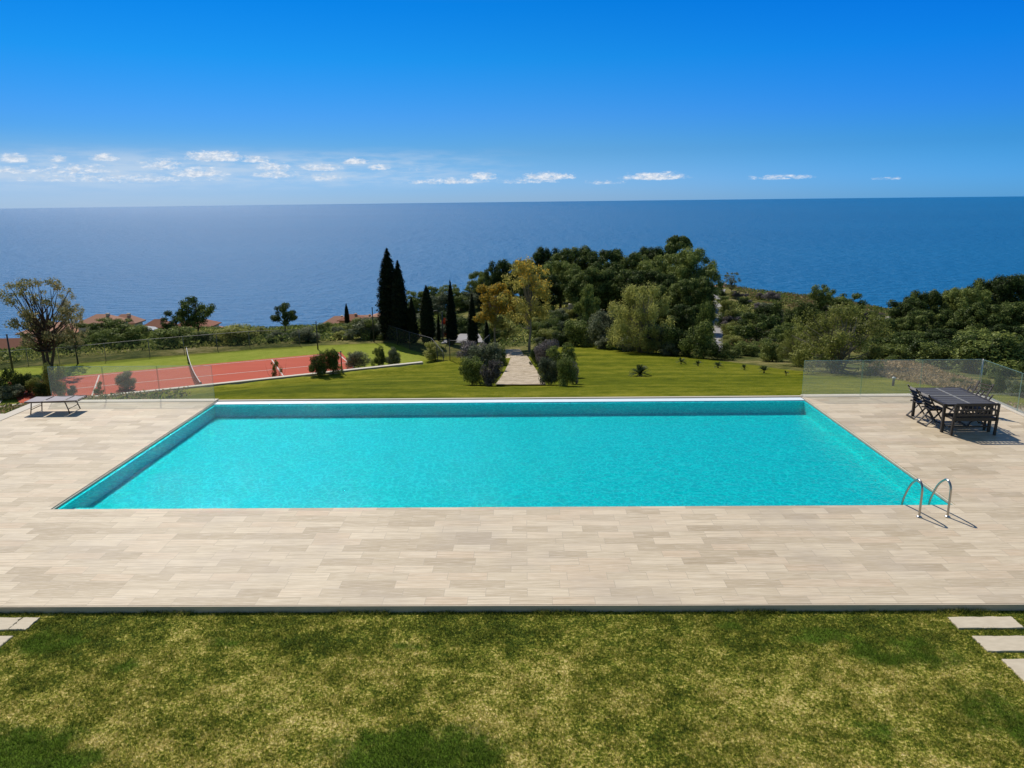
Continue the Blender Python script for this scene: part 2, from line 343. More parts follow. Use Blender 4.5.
def terrain_mat():
    m, n, out = mat('hillside'); co = n.pos()
    lawn = n.add('ShaderNodeAttribute', attribute_name='lawn').outputs[2]; dry = n.add('ShaderNodeAttribute', attribute_name='dry').outputs[2]
    f = n.noise(co,.9,4,.65); g = n.noise(n.scale(co,(.045,.33,.1)),1,5,.65); h = n.noise(co,6,4,.7)
    lc = n.ramp(n.m('ADD', n.m('MULTIPLY', g,.55), n.m('ADD', n.m('MULTIPLY', f,.42), n.m('MULTIPLY', h,.28))), [(.38,(.026,.040,.002)),(.50,(.065,.088,.004)),(.62,(.125,.145,.007)),(.78,(.26,.245,.025))])
    sc = n.ramp(n.m('ADD', n.m('MULTIPLY', n.noise(co,.12,5,.7),.6), n.m('MULTIPLY', n.noise(co,1.1,4,.7),.4)), [(.34,(.03,.045,.012)),(.47,(.08,.095,.025)),(.56,(.20,.18,.06)),(.68,(.36,.30,.16))])
    dc = n.ramp(n.m('ADD', n.m('MULTIPLY', n.noise(co,2.5,5,.75),.6), n.m('MULTIPLY', f,.4)), [(.35,(.13,.105,.07)),(.5,(.32,.27,.19)),(.65,(.50,.44,.33))])
    backlit = n.add('ShaderNodeAttribute', attribute_name='backlit').outputs[2]
    lc = n.mix(backlit, lc, n.mix(f, (.17,.24,.02), (.36,.37,.07)))  # backlit brightness of the lower lawn painted in as lighter green
    e = n.m('MULTIPLY', n.m('SUBTRACT', n.noise(co,1.3,4,.6),.5), .5)
    col = n.mix(n.ss(n.m('ADD',dry,e),.4,.6), sc, dc); col = n.mix(n.ss(n.m('ADD',lawn,n.m('MULTIPLY',e,.5)),.4,.6), col, lc)
    p = n.add('ShaderNodeBsdfPrincipled'); n.put(p.inputs['Base Color'], col); p.inputs['Roughness'].default_value = 1; p.inputs['Specular IOR Level'].default_value = .03
    n.l.new(n.bump(n.m('ADD', n.noise(co,3,5,.75), n.noise(co,14,3,.7)),.7,.12), p.inputs['Normal']); n.l.new(p.outputs[0], out.inputs[0]); return m
M['hill'] = terrain_mat()
M['court'] = pbr('red_court', None, .85, colf=lambda n: n.mix(n.noise(n.scale(n.pos(),(.3,.9,1)),1,5,.65),(.40,.060,.028),(.52,.11,.058)), spec=.15)
M['line'] = pbr('court_paint', None, .8, colf=vary((.5,.40,.34),(.72,.62,.56),3))
M['path'] = pbr('stone_path', None, .9, colf=lambda n: n.mix(n.ss(n.noise(n.scale(n.pos(),(1.2,3.4,1)),1.6,5,.8),.38,.62),(.25,.19,.12),(.62,.52,.38)), bumpf=lambda n: n.bump(n.noise(n.pos(),5,4,.7),.8,.05), spec=.1)
M['road'] = pbr('lane_concrete', None, .9, colf=vary((.24,.23,.22),(.36,.34,.33),2,5), spec=.2)
M['gravel'] = pbr('dark_gravel', None, .95, colf=lambda n: n.mix(n.noise(n.pos(),18,5,.8),(.045,.045,.04),(.15,.14,.125)), bumpf=lambda n: n.bump(n.noise(n.pos(),25,4,.7),.8,.03), spec=.1)
M['bark'] = pbr('bark', None, .95, colf=lambda n: n.mix(n.noise(n.scale(n.obj(),(6,6,1)),2,4,.7),(.045,.035,.028),(.13,.105,.08)), spec=.1)
M['palebark'] = pbr('pale_bark', None, .9, colf=vary((.14,.12,.095),(.32,.28,.22),3), spec=.1)
M['steel'] = pbr('stainless_steel', (.40,.38,.36), .28, 1)
M['clamp'] = pbr('brushed_steel', (.5,.5,.5), .35, 1)
M['darkwood'] = pbr('dark_stained_wood', None, .55, colf=lambda n: n.mix(n.noise(n.scale(n.obj(),(5,5,30)),1,4,.6),(.016,.013,.012),(.050,.041,.037)), spec=.45)
M['greywood'] = pbr('weathered_dark_slats', None, .6, colf=lambda n: n.mix(n.noise(n.scale(n.obj(),(3,40,3)),1,4,.6),(.045,.042,.04),(.115,.108,.10)), spec=.5)
M['palewood'] = pbr('sun_bleached_wood', None, .6, colf=vary((.17,.165,.15),(.30,.29,.26),8), spec=.4)
M['fabric'] = pbr('sling_fabric', None, .8, colf=vary((.34,.31,.33),(.44,.41,.42),30), spec=.2)
M['frame'] = pbr('brown_frame', (.09,.055,.045), .5)
M['darkmetal'] = pbr('dark_metal', (.05,.05,.05), .5, .4)
M['rail'] = pbr('galvanised_rail', (.16,.16,.155), .6, .3)
M['white'] = pbr('white_tape', (.72,.72,.70), .7)
M['wallw'] = pbr('rendered_wall', None, .9, colf=vary((.52,.46,.37),(.66,.59,.48),1.5), spec=.15)
M['wallo'] = pbr('ochre_wall', None, .9, colf=vary((.50,.30,.19),(.60,.38,.25),1.5), spec=.15)
def roofcol(a,b):
    def f(n):
        wv = n.add('ShaderNodeTexWave', wave_type='BANDS', bands_direction='X'); n.put(wv.inputs['Vector'], n.obj()); wv.inputs['Scale'].default_value = 1.6; wv.inputs['Distortion'].default_value = .5
        return n.mix(n.m('MULTIPLY', wv.outputs[1], .35), n.mix(n.noise(n.obj(),1.6,5,.7),a,b), (.16,.07,.045))
    return f
M['roof'] = pbr('clay_tiles', None, .85, colf=roofcol((.27,.10,.06),(.42,.19,.12)), spec=.15)
M['roofp'] = pbr('faded_clay_tiles', None, .85, colf=roofcol((.42,.20,.13),(.55,.31,.21)), spec=.15)
M['roofg'] = pbr('grey_roof', None, .7, colf=vary((.30,.32,.35),(.48,.50,.53),2), spec=.3)
M['win'] = pbr('window_glass', (.03,.04,.05), .1)
M['shut'] = pbr('shutters', (.07,.13,.09), .6)
M['stone'] = pbr('dry_stone', None, .95, colf=lambda n: n.mix(n.ss(n.noise(n.pos(),2.2,5,.8),.4,.62),(.14,.12,.09),(.46,.41,.32)), bumpf=lambda n: n.bump(n.noise(n.pos(),4,4,.8),.8,.08), spec=.1)
def glass_mat():
    m, n, out = mat('balustrade_glass')
    tr = n.add('ShaderNodeBsdfTransparent'); n.put(tr.inputs[0], (.965,.98,.972))
    gl = n.add('ShaderNodeBsdfGlossy'); gl.inputs['Roughness'].default_value = .02
    df = n.add('ShaderNodeBsdfDiffuse'); n.put(df.inputs[0], (.70,.78,.75)); tl = n.add('ShaderNodeBsdfTranslucent'); n.put(tl.inputs[0], (.7,.78,.75))
    fr = n.schlick(.03)
    a = n.add('ShaderNodeMixShader'); a.inputs[0].default_value = .5; n.l.new(df.outputs[0], a.inputs[1]); n.l.new(tl.outputs[0], a.inputs[2])
    b = n.add('ShaderNodeMixShader'); n.put(b.inputs[0], n.m('ADD', n.m('MULTIPLY', n.noise(n.obj(),.6,1,.4), .02), .04)); n.l.new(tr.outputs[0], b.inputs[1]); n.l.new(a.outputs[0], b.inputs[2])
    c = n.add('ShaderNodeMixShader'); n.l.new(fr, c.inputs[0]); n.l.new(b.outputs[0], c.inputs[1]); n.l.new(gl.outputs[0], c.inputs[2])
    n.l.new(c.outputs[0], out.inputs[0]); return m
M['glass'] = glass_mat()
M['gedge'] = pbr('glass_edge', (.22,.36,.31), .25)
def net_mat(name, col, f):
    m, n, out = mat(name); tr = n.add('ShaderNodeBsdfTransparent'); d = n.add('ShaderNodeBsdfDiffuse'); n.put(d.inputs[0], col)
    x = n.add('ShaderNodeMixShader'); x.inputs[0].default_value = f; n.l.new(tr.outputs[0], x.inputs[1]); n.l.new(d.outputs[0], x.inputs[2]); n.l.new(x.outputs[0], out.inputs[0]); return m
M['net'] = net_mat('net_mesh', (.07,.08,.07), .8)
M['wire'] = net_mat('wire_mesh', (.06,.08,.065), .28)
def leaf_mat(name, dark, mid, light, tl=.35, rough=True):
    m, n, out = mat(name); a = n.add('ShaderNodeAttribute', attribute_name='tint').outputs[2]
    oi = n.add('ShaderNodeObjectInfo').outputs['Random']
    big = n.noise(n.obj(),.7,3,.6)
    t = n.m('ADD', n.m('MULTIPLY', a,.6), n.m('ADD', n.m('MULTIPLY', big,.42), n.m('MULTIPLY', oi,.32)))
    c = n.ramp(t, [(.30,dark),(.62,mid),(.95,light)])
    d = n.add('ShaderNodeBsdfDiffuse'); n.put(d.inputs[0], c); tt = n.add('ShaderNodeBsdfTranslucent'); n.put(tt.inputs[0], c)
    g = n.add('ShaderNodeBsdfGlossy'); g.inputs['Roughness'].default_value = .5; n.put(g.inputs[0], (.6,.6,.55))
    x = n.add('ShaderNodeMixShader'); x.inputs[0].default_value = tl; n.l.new(d.outputs[0], x.inputs[1]); n.l.new(tt.outputs[0], x.inputs[2])
    y = n.add('ShaderNodeMixShader'); y.inputs[0].default_value = .02; n.l.new(x.outputs[0], y.inputs[1]); n.l.new(g.outputs[0], y.inputs[2])
    n.l.new(y.outputs[0], out.inputs[0]); return m
M['Lpine'] = leaf_mat('pine_needles', (.008,.018,.005), (.052,.088,.020), (.34,.39,.10), .28)
M['Lcyp'] = leaf_mat('cypress_scales', (.004,.010,.004), (.010,.020,.007), (.025,.040,.013), .15)
M['Lplane'] = leaf_mat('autumn_leaves', (.26,.18,.02), (.70,.42,.04), (.92,.56,.08), .55)
M['Lplane2'] = leaf_mat('yellowing_leaves', (.11,.12,.03), (.34,.32,.075), (.66,.54,.15), .5)
M['Lolive'] = leaf_mat('olive_leaves', (.04,.06,.03), (.13,.155,.085), (.32,.34,.20), .3)
M['Lbush'] = leaf_mat('shrub_leaves', (.018,.032,.008), (.085,.125,.027), (.32,.36,.09), .32)
M['Lyel'] = leaf_mat('light_shrub_leaves', (.06,.08,.018), (.23,.25,.058), (.52,.51,.15), .45)
M['Lmauve'] = leaf_mat('dry_rosemary_leaves', (.04,.04,.03), (.13,.115,.11), (.30,.26,.26), .25)
M['Lred'] = leaf_mat('red_leaves', (.15,.02,.01), (.42,.05,.02), (.55,.12,.03), .4)
M['Lbrown'] = leaf_mat('sparse_brown_leaves', (.07,.09,.035), (.25,.25,.11), (.58,.46,.24), .45)
M['Ldry'] = leaf_mat('dry_grass', (.12,.09,.04), (.30,.21,.10), (.48,.34,.18), .3)
M['Lpalm'] = leaf_mat('palm_fronds', (.012,.025,.010), (.035,.06,.02), (.09,.12,.04), .25)

# ------------------------------------------------------------------ ground sheets
def grid_mesh(name, xs, ys, m, zf, attrs=None):
    X, Y = np.meshgrid(xs, ys); P = np.c_[X.ravel(), Y.ravel()]; Z = np.concatenate([zf(p) for p in np.array_split(P, max(1,len(P)//4000))])
    nx, ny = len(xs), len(ys); i = np.arange((nx-1)*(ny-1)); r, c = i//(nx-1), i%(nx-1); a = r*nx+c
    F = np.c_[a,a+1,a+nx+1,a+nx]
    me = bpy.data.meshes.new(name); fill(me, np.c_[P,Z], F, True); me.materials.append(m)
    for k, f in (attrs or {}).items():
        A = me.attributes.new(k, 'FLOAT', 'POINT'); A.data.foreach_set('value', f(P).astype(np.float32))
    return link(name, me)
def fill(me, V, F, smooth=False):
    n, k = F.shape; me.vertices.add(len(V)); me.vertices.foreach_set('co', V.astype(np.float32).ravel())
    me.loops.add(n*k); me.loops.foreach_set('vertex_index', F.astype(np.int32).ravel())
    me.polygons.add(n); me.polygons.foreach_set('loop_start', np.arange(0,n*k,k,dtype=np.int32)); me.polygons.foreach_set('loop_total', np.full(n,k,np.int32))
    if smooth: me.polygons.foreach_set('use_smooth', np.ones(n,bool))
    me.update(calc_edges=True)
def poly_sd(P, poly):        # signed distance, + inside
    poly = np.array(poly,float); n = len(poly); d = np.full(len(P),1e9); ins = np.zeros(len(P),bool)
    for i in range(n):
        a = poly[i]; b = poly[(i+1)%n]; e = b-a; w_ = P-a; t = np.clip((w_@e)/(e@e),0,1); d = np.minimum(d, np.hypot(*(w_-t[:,None]*e).T))
        cnd = (a[1]>P[:,1])!=(b[1]>P[:,1]); xx = (b[0]-a[0])*(P[:,1]-a[1])/(b[1]-a[1]+1e-12)+a[0]; ins ^= cnd&(P[:,0]<xx)
    return np.where(ins,d,-d)
G = lambda px,py: ground(px,py)[:2]
lawn_poly = [(-9.6,22),(8.4,22),(14,22),(19,24.5)]+[tuple(G(*p)) for p in ((985,394),(940,385),(880,376),(840,374),(800,371),(760,366),(700,357),(650,350),(600,344),(570,345),(545,352),(532,358),(490,358),(440,356),(420,361))]+[(-7.5,53.2),(-26.4,43.6),(-36,38.8),(-30,30),(-17,25)]
KW = lambda u,v: tuple(K0+KD*u+KN*v)
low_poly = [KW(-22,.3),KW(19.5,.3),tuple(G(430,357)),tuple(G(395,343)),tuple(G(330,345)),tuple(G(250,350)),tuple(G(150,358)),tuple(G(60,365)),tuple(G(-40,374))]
dry_poly = [tuple(G(*p)) for p in ((862,373),(880,364),(905,362),(935,372),(975,386),(1000,392),(960,391),(900,381))]
dry2 = [(13.4,14),(13.4,21.9),(16,23.5),(24,22),(24,14)]
def lawnf(P):
    d = np.maximum(poly_sd(P,lawn_poly), poly_sd(P,low_poly)); return np.clip(.5+d/3,0,1)
def dryf(P):
    d = np.maximum(poly_sd(P,dry_poly), poly_sd(P,dry2)); return np.clip(.5+d/3,0,1)
xs = np.unique(np.r_[np.arange(-600,-60,15),np.arange(-60,70,.8),np.arange(70,601,15)])
ys = np.unique(np.r_[np.arange(-30,20,4),np.arange(20.,90,.7),np.arange(90,180,2),np.arange(180,660,15)])
def terr_z(P):
    z = height(P)
    under = (P[:,1]<22.4)&(P[:,0]>-15.5)&(P[:,0]<14.2)
    z = np.where(under, np.minimum(z,-1.9), z)
    z = z+(P[:,1]>95)*.4*np.sin(P[:,0]*.31+1.3*np.sin(P[:,1]*.17))*np.sin(P[:,1]*.23+P[:,0]*.05)*np.clip((P[:,1]-95)/30,0,1)
    return z
tag(grid_mesh('terrain', xs, ys, M['hill'], terr_z, {'lawn':lawnf,'dry':dryf,'backlit':lambda P: np.clip(.5+poly_sd(P,low_poly)/3,0,1)}), kind='structure')
# sea: a curved sheet out past the horizon
rr = np.r_[60,150,300,np.geomspace(500,85000,70)]; na = 160; th = np.linspace(0,2*math.pi,na,endpoint=False)
V = np.array([(r*math.sin(t),r*math.cos(t)+150,-110-r*r/2/2.2e7) for r in rr for t in th]); 
F = np.array([(i*na+j,(i+1)*na+j,(i+1)*na+(j+1)%na,i*na+(j+1)%na) for i in range(len(rr)-1) for j in range(na)])
me = bpy.data.meshes.new('sea'); fill(me,V,F[:, ::-1],True); me.materials.append(M['sea']); tag(link('sea',me), kind='structure')
# near lawn, as a thick sheet
mb = MB(); mb.box((-45,-12,-2.2),(45,9.98,-.10)); tag(mb.build('lawn', M['turf']), kind='structure')

# ------------------------------------------------------------------ deck and pool
PX0,PX1,PY0,PY1 = -9.18,8.10,13.63,21.80; DX0,DX1,DY0,DY1 = -14.30,13.05,10.0,22.0
mb = MB()
for a,b in (((DX0,DY0+.02,-.06),(DX1,PY0,0)),((DX0,PY0,-.06),(PX0,DY1-.3,0)),((PX1,PY0,-.06),(DX1,DY1-.3,0))): mb.box(a,b)
tag(mb.build('pool_deck', M['deck']), kind='structure')
mb = MB(); mb.box((DX0-.3,DY0+.05,-1.9),(DX1+.25,PY0-.1,-.065)).box((DX0-.3,PY0-.1,-1.9),(PX0-.15,DY1,-.065)).box((PX1+.15,PY0-.1,-1.9),(DX1+.25,DY1,-.065))
tag(mb.build('deck_foundation', M['concrete']), kind='structure')
mb = MB(); mb.box((DX0-.35,DY0-.012,-.30),(DX1+.30,DY0+.018,-.004)); tag(mb.build('deck_front_edge', M['riser']), kind='structure')
mb = MB(); mb.box((DX0-.34,DY0+.02,-.5),(DX0-.003,DY1,.012)).box((DX1+.003,DY0+.02,-.5),(DX1+.29,DY1,.012)).box((DX0,DY1-.297,-.5),(PX0-.003,DY1,.012)).box((PX1+.003,DY1-.297,-.5),(DX1,DY1,.012))
tag(mb.build('deck_kerb', M['curb']), kind='structure')
pool = empty('swimming_pool', (0,0,0), 0, 'long rectangular turquoise infinity pool set into the stone terrace', 'swimming pool')
D = -.37; mb = MB()
wx0,wx1,wy1 = PX0+.12,PX1-.12,21.38
mb.box((wx0,PY0,D-.1),(wx1,wy1,D)); wb=MB(); wb.box((wx0-.06,PY0,D),(wx0,wy1,-.05)); wb.box((wx1,PY0,D),(wx1+.06,wy1,-.05)); wb.box((wx0,PY0-.1,D),(wx1,PY0-.002,-.062)); wb.box((wx0-.06,wy1,D),(wx1+.06,wy1+.1,-.06)); wb.build('pool_wall', M['walltile'], pool)
mb.build('basin', M['tile'], pool)
mb = MB(); mb.box((PX0-.14,PY1+.10,-1.9),(PX1+.14,DY1,-.02)); mb.box((PX0,PY0,-.3),(PX0+.03,PY1,-.02)); mb.box((PX1-.03,PY0,-.3),(PX1,PY1,-.02)); mb.build('stone_lip', M['curb'], pool)
mb = MB(); mb.box((PX0+.002,PY1-.02,-.3),(PX1-.002,PY1+.098,-.10)); mb.box((PX0+.032,PY0,-.3),(wx0-.062,PY1,-.07)); mb.box((wx1+.062,PY0,-.3),(PX1-.032,PY1,-.07)); mb.build('overflow_gutter', M['slot'], pool)
mb = MB(); mb.box((wx0-.06,wy1+.1,-.3),(wx1+.06,PY1-.022,-.025)).box((wx0-.06,wy1,-.058),(wx1+.06,wy1+.1,-.052)); mb.build('overflow_rim', M['rim'], pool)
mb = MB(); mb.box((wx0+.003,PY0+.002,D+.002),(wx0+1.7,PY0+.55,D+.17)); mb.build('step', M['shelf'], pool)
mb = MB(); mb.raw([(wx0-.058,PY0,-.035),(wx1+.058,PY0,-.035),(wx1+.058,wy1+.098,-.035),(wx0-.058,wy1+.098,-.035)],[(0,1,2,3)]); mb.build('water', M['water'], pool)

# pool ladder
lad = empty('pool_ladder', (7.385,13.25,0), 0, 'stainless steel pool ladder with two arched handrails at the right near corner of the pool', 'pool ladder')
for s in (-.255,.255):
    pts = [(s,-.18,0),(s,-.18,.36)]+[(s,-.18+.15*(1-math.cos(t)),.50+.16*math.sin(t)) for t in np.linspace(0,math.pi*.62,9)]+[(s,.22,.50),(s,.36,.27),(s,.45,.08),(s,.475,-.06),(s,.48,-.5)]
    # smooth the polyline
    P = [Vector(p) for p in pts]
    for _ in range(2):
        Q = [P[0]]
        for a,b in zip(P[:-1],P[1:]): Q += [a*.75+b*.25, a*.25+b*.75]
        P = Q+[P[-1]]
    r = MB().tube(P,.020,10).build('handrail', M['steel'], lad)
    MB().tube([(s,-.18,.001),(s,-.18,.012),(s,-.18,.03)],[.048,.048,.024],16).build('flange', M['clamp'], lad)
for z in (-.22,-.44): MB().box((-.25,.40,z),(.25,.48,z+.03),bev=.006).build('tread', M['steel'], lad)

# stepping stones
stones = [((5.9,9.50),(6.80,9.79),'pale stepping slab on the right, nearest the stone terrace edge'),((5.98,8.95),(6.95,9.31),'pale stepping slab on the right, between two other slabs'),((6.05,8.30),(7.1,8.78),'pale stepping slab on the right, farthest from the terrace and cut by the frame'),
          ((-8.3,9.50),(-7.29,9.83),'long pale stepping slab at the left below the terrace edge'),((-7.27,9.51),(-7.03,9.83),'small corner piece of pale slab at the left below the terrace edge'),((-8.3,9.0),(-7.11,9.35),'pale stepping slab at the left, second row from the terrace')]
for i,((x0,y0),(x1,y1),lb) in enumerate(stones):
    V=[]; r_=np.random.default_rng(i); n_=10
    ring=[]
    for (ax,ay),(bx,by) in (((x0,y0),(x1,y0)),((x1,y0),(x1,y1)),((x1,y1),(x0,y1)),((x0,y1),(x0,y0))):
        for k in range(n_): t=k/n_; ring.append((ax+(bx-ax)*t+r_.normal(0,.006),ay+(by-ay)*t+r_.normal(0,.006)))
    N=len(ring); cx,cy2=(x0+x1)/2,(y0+y1)/2
    V=[(x,y,-.16) for x,y in ring]+[(x,y,-.083) for x,y in ring]+[(cx+(x-cx)*.985,cy2+(y-cy2)*.97,-.076) for x,y in ring]
    F=[(j,(j+1)%N,N+(j+1)%N,N+j) for j in range(N)]+[(N+j,N+(j+1)%N,2*N+(j+1)%N,2*N+j) for j in range(N)]+[tuple(range(2*N,3*N))]
    tag(MB().raw(V,F).build('stepping_stone', M['step']), lb, 'stepping stone', 'stepping stones in the lawn')

# ------------------------------------------------------------------ glass balustrades
def panel_run(root, p, q, n_, h_=1.05, base=0.):
    p = Vector(p); q = Vector(q); d = (q-p)/n_; u = d.normalized(); nrm = Vector((-u.y,u.x,0))
    for i in range(n_):
        a = p+d*i+u*.012; b = p+d*(i+1)-u*.012
        V = [a-nrm*.006,b-nrm*.006,b+nrm*.006,a+nrm*.006]; V = [Vector((v.x,v.y,base)) for v in V]+[Vector((v.x,v.y,base+h_)) for v in V]
        g = MB().raw(V,[(3,2,1,0),(4,5,6,7),(0,1,5,4),(1,2,6,5),(2,3,7,6),(3,0,4,7)]).build('glass_panel', M['glass'], root)
        e = MB()
        e.bar((a.x,a.y,base+h_+.003),(b.x,b.y,base+h_+.003),.013,.006)
        for c in (a,b): e.bar((c.x,c.y,base),(c.x,c.y,base+h_),.013,.003)
        e.build('polished_edge', M['gedge'], g)
        m_ = (a+b)/2
gr = empty('glass_balustrade', (8.08,21.86,0), 0, 'frameless glass balustrade around the corner of the terrace behind the dining table', 'glass balustrade', 'glass balustrades')
def rel(o,p): return (p[0]-o[0],p[1]-o[1],0)
o_=(8.08,21.86)
panel_run(gr, rel(o_,(8.08,21.86)), rel(o_,(13.20,21.86)), 3)
panel_run(gr, rel(o_,(13.20,21.80)), rel(o_,(13.20,13.0)), 5)
for p in ((13.22,21.86),): MB().tube([(p[0]-o_[0],p[1]-o_[1],0),(p[0]-o_[0],p[1]-o_[1],1.06)],.012,8).build('post', M['clamp'], gr)
gl = empty('glass_balustrade', (-9.23,21.86,0), 0, 'frameless glass balustrade along the far edge of the terrace behind the sun lounger', 'glass balustrade', 'glass balustrades')
panel_run(gl, (0,0,0), (-4.9,0,0), 3)

# ------------------------------------------------------------------ furniture
tb = empty('dining_table', (10.81,18.95,0), 0, 'dark slatted square garden table on the terrace', 'dining table')
TX,TY = .64,.80; top = MB()
n_=9; wsl = 2*TY/n_
for sx in (-1,1):
    for k in range(n_):
        y = -TY+k*wsl
        x0,x1 = (.03,TX-.07) if sx>0 else (-TX+.07,-.03)
        top.box((x0,y+.014,.715),(x1,y+wsl-.014,.737))
tp = top.build('tabletop', M['greywood'], tb)
fr_ = MB()
fr_.box((-TX,-TY-.02,.712),(-TX+.068,TY+.02,.742)).box((TX-.068,-TY-.02,.712),(TX,TY+.02,.742)).box((-TX+.07,-TY-.05,.712),(TX-.07,-TY-.002,.741)).box((-TX+.07,TY+.002,.712),(TX-.07,TY+.05,.741))
fr_.build('border', M['darkwood'], tp)
MB().box((-.028,-TY+.002,.712),(.028,TY-.002,.741)).build('centre_strip', M['palewood'], tp)
MB().box((-TX+.07,-.025,.7385),(TX-.07,.025,.743)).build('cross_strip', M['palewood'], tp)
MB().box((-.54,-.74,.65),(.54,-.71,.711)).box((-.54,.71,.65),(.54,.74,.711)).box((-.59,-.69,.65),(-.56,.69,.711)).box((.56,-.69,.65),(.59,.69,.711)).build('apron', M['darkwood'], tb)
for sx in (-1,1):
    for s2 in (-1,1): MB().box((sx*.57-.03,s2*.72-.03,0),(sx*.57+.03,s2*.72+.03,.711),bev=.004).build('leg', M['darkwood'], tb)

def make_chair():       # folding slatted chair facing +X
    c = empty('folding_chair', (0,0,0))
    for s in (-.21,.21):
        MB().bar((-.20,s,.84),(.33,s,.0),.022,.045,(0,1,0)).build('front_leg', M['darkwood'], c)
        s2 = s*.86; MB().bar((-.17,s2,.0),(.24,s2,.43),.022,.045,(0,1,0)).build('rear_leg', M['darkwood'], c)
    b = MB()
    for k in range(4):
        t = .04+k*.085; x = -.20+.53*t/.84*.84*.75+.02; z = .82-t
        b.bar((x,-.197,z),(x,.197,z),.065,.012,(.53,0,-.84))
    b.build('backrest', M['darkwood'], c)
    b = MB()
    for k in range(7): x = -.11+k*.062; b.box((x,-.17,.428),(x+.05,.17,.446),)
    b.box((-.11,-.178,.405),(.31,-.16,.427)); b.box((-.11,.16,.405),(.31,.178,.427)); b.build('seat', M['darkwood'], c)
    MB().bar((-.165,-.17,.03),(-.165,.17,.03),.022,.03).build('stretcher', M['darkwood'], c); MB().bar((.31,-.198,.03),(.31,.198,.03),.022,.03).build('stretcher', M['darkwood'], c)
    return c
ch = make_chair()
spots = [(10.26,19.53,0,'dark folding chair on the left side of the table, at its far end'),(10.24,18.90,R(4),'dark folding chair on the left side of the table, next to its near corner'),
         (11.38,19.33,R(180),'folding chair on the right side of the table, at its far end'),(11.40,18.80,R(176),'folding chair on the right side of the table, nearest the bench'),
         (12.02,19.85,R(200),'folding chair pulled back towards the glass behind the right side of the table')]
for i,(x,y,a,lb) in enumerate(spots):
    c = ch if i==0 else copy_tree(ch)
    c.location = (x,y,0); c.rotation_euler = (0,0,a); tag(c,lb,'folding chair','folding chairs around the table')

bn = empty('garden_bench', (10.84,17.95,0), 0, 'dark wooden garden bench with slatted back turned to the pool side of the table', 'bench')
bw=.52
for s in (-bw,bw):
    MB().bar((s,0,0),(s,-.03,.44),.045,.055,(0,1,0)).bar((s*.985,-.03,.43),(s*.985,-.045,.80),.04,.045,(0,1,0)).build('rear_leg', M['darkwood'], bn)
    MB().box((s-.022,.40,0),(s+.022,.45,.60)).build('front_leg', M['darkwood'], bn)
    MB().box((s-.032,-.045,.602),(s+.032,.47,.625),bev=.004).build('armrest', M['darkwood'], bn)
b = MB(); b.box((-bw+.024,-.062,.755),(bw-.024,-.028,.815)); b.box((-bw+.024,-.055,.625),(bw-.024,-.03,.66)); b.box((-bw+.024,-.05,.49),(bw-.024,-.025,.53))
for k in range(11): x=-bw+.07+k*(2*bw-.14)/10; b.box((x-.018,-.049,.531),(x+.018,-.034,.624))
for k in range(9): x=-bw+.09+k*(2*bw-.18)/8; b.box((x-.012,-.053,.661),(x+.012,-.036,.754))
b.build('backrest', M['darkwood'], bn)
b = MB()
for k in range(6): b.box((-bw+.024,-.01+k*.073,.425),(bw-.024,.055+k*.073,.447))
b.build('seat', M['darkwood'], bn)
MB().box((-bw+.024,.0,.355),(bw-.024,.03,.42)).box((-bw+.024,.40,.355),(bw-.024,.43,.42)).box((-bw+.024,.19,.14),(bw-.024,.22,.18)).build('apron', M['darkwood'], bn)

lo = empty('sun_lounger', (-13.28,20.74,0), R(2), 'flat grey sling sun lounger standing at the far left corner of the terrace', 'sun lounger')
f_ = MB(); L2=.72
for s in (-.29,.29): f_.bar((-L2,s,.345),(L2*.98,s,.37),.03,.04)
for x in (-L2,L2*.98): f_.bar((x,-.29,.35),(x,.29,.35),.03,.03)
f_.build('frame', M['frame'], lo)
for x0,x1,n2 in ((-.70,-.24,0),(-.18,.34,1),(.39,.69,2)):
    s_ = MB(); V=[]; nn=6
    for i in range(nn+1):
        for j in range(2):
            x=x0+(x1-x0)*i/nn; V.append((x,-.275+.55*j,.372+.0085*(x+.7)-.012*math.sin(math.pi*i/nn)))
    V2=[(a,b2,c-.006) for a,b2,c in V]; k=len(V)
    F=[(2*i,2*i+2,2*i+3,2*i+1) for i in range(nn)]+[(k+2*i,k+2*i+1,k+2*i+3,k+2*i+2) for i in range(nn)]+[(0,1,k+1,k),(2*nn+1,2*nn,k+2*nn,k+2*nn+1)]+[(2*i,k+2*i,k+2*i+2,2*i+2) for i in range(nn)]+[(2*i+1,2*i+3,k+2*i+3,k+2*i+1) for i in range(nn)]
    s_.raw(V,F+[]).raw(V2,[]) if False else s_.raw(V+V2,F)
    s_.build('sling_section', M['fabric'], lo)
for x,dx in ((-.55,-.06),(.38,.10)):
    for s in (-.26,.26): MB().tube([(x,s,.34),(x+dx*.5,s,.17),(x+dx,s*1.05,.0)],.016,8).build('leg', M['frame'], lo)
    MB().tube([(x+dx*.6,-.265,.13),(x+dx*.6,.265,.13)],.011,6).build('crossbar', M['frame'], lo)

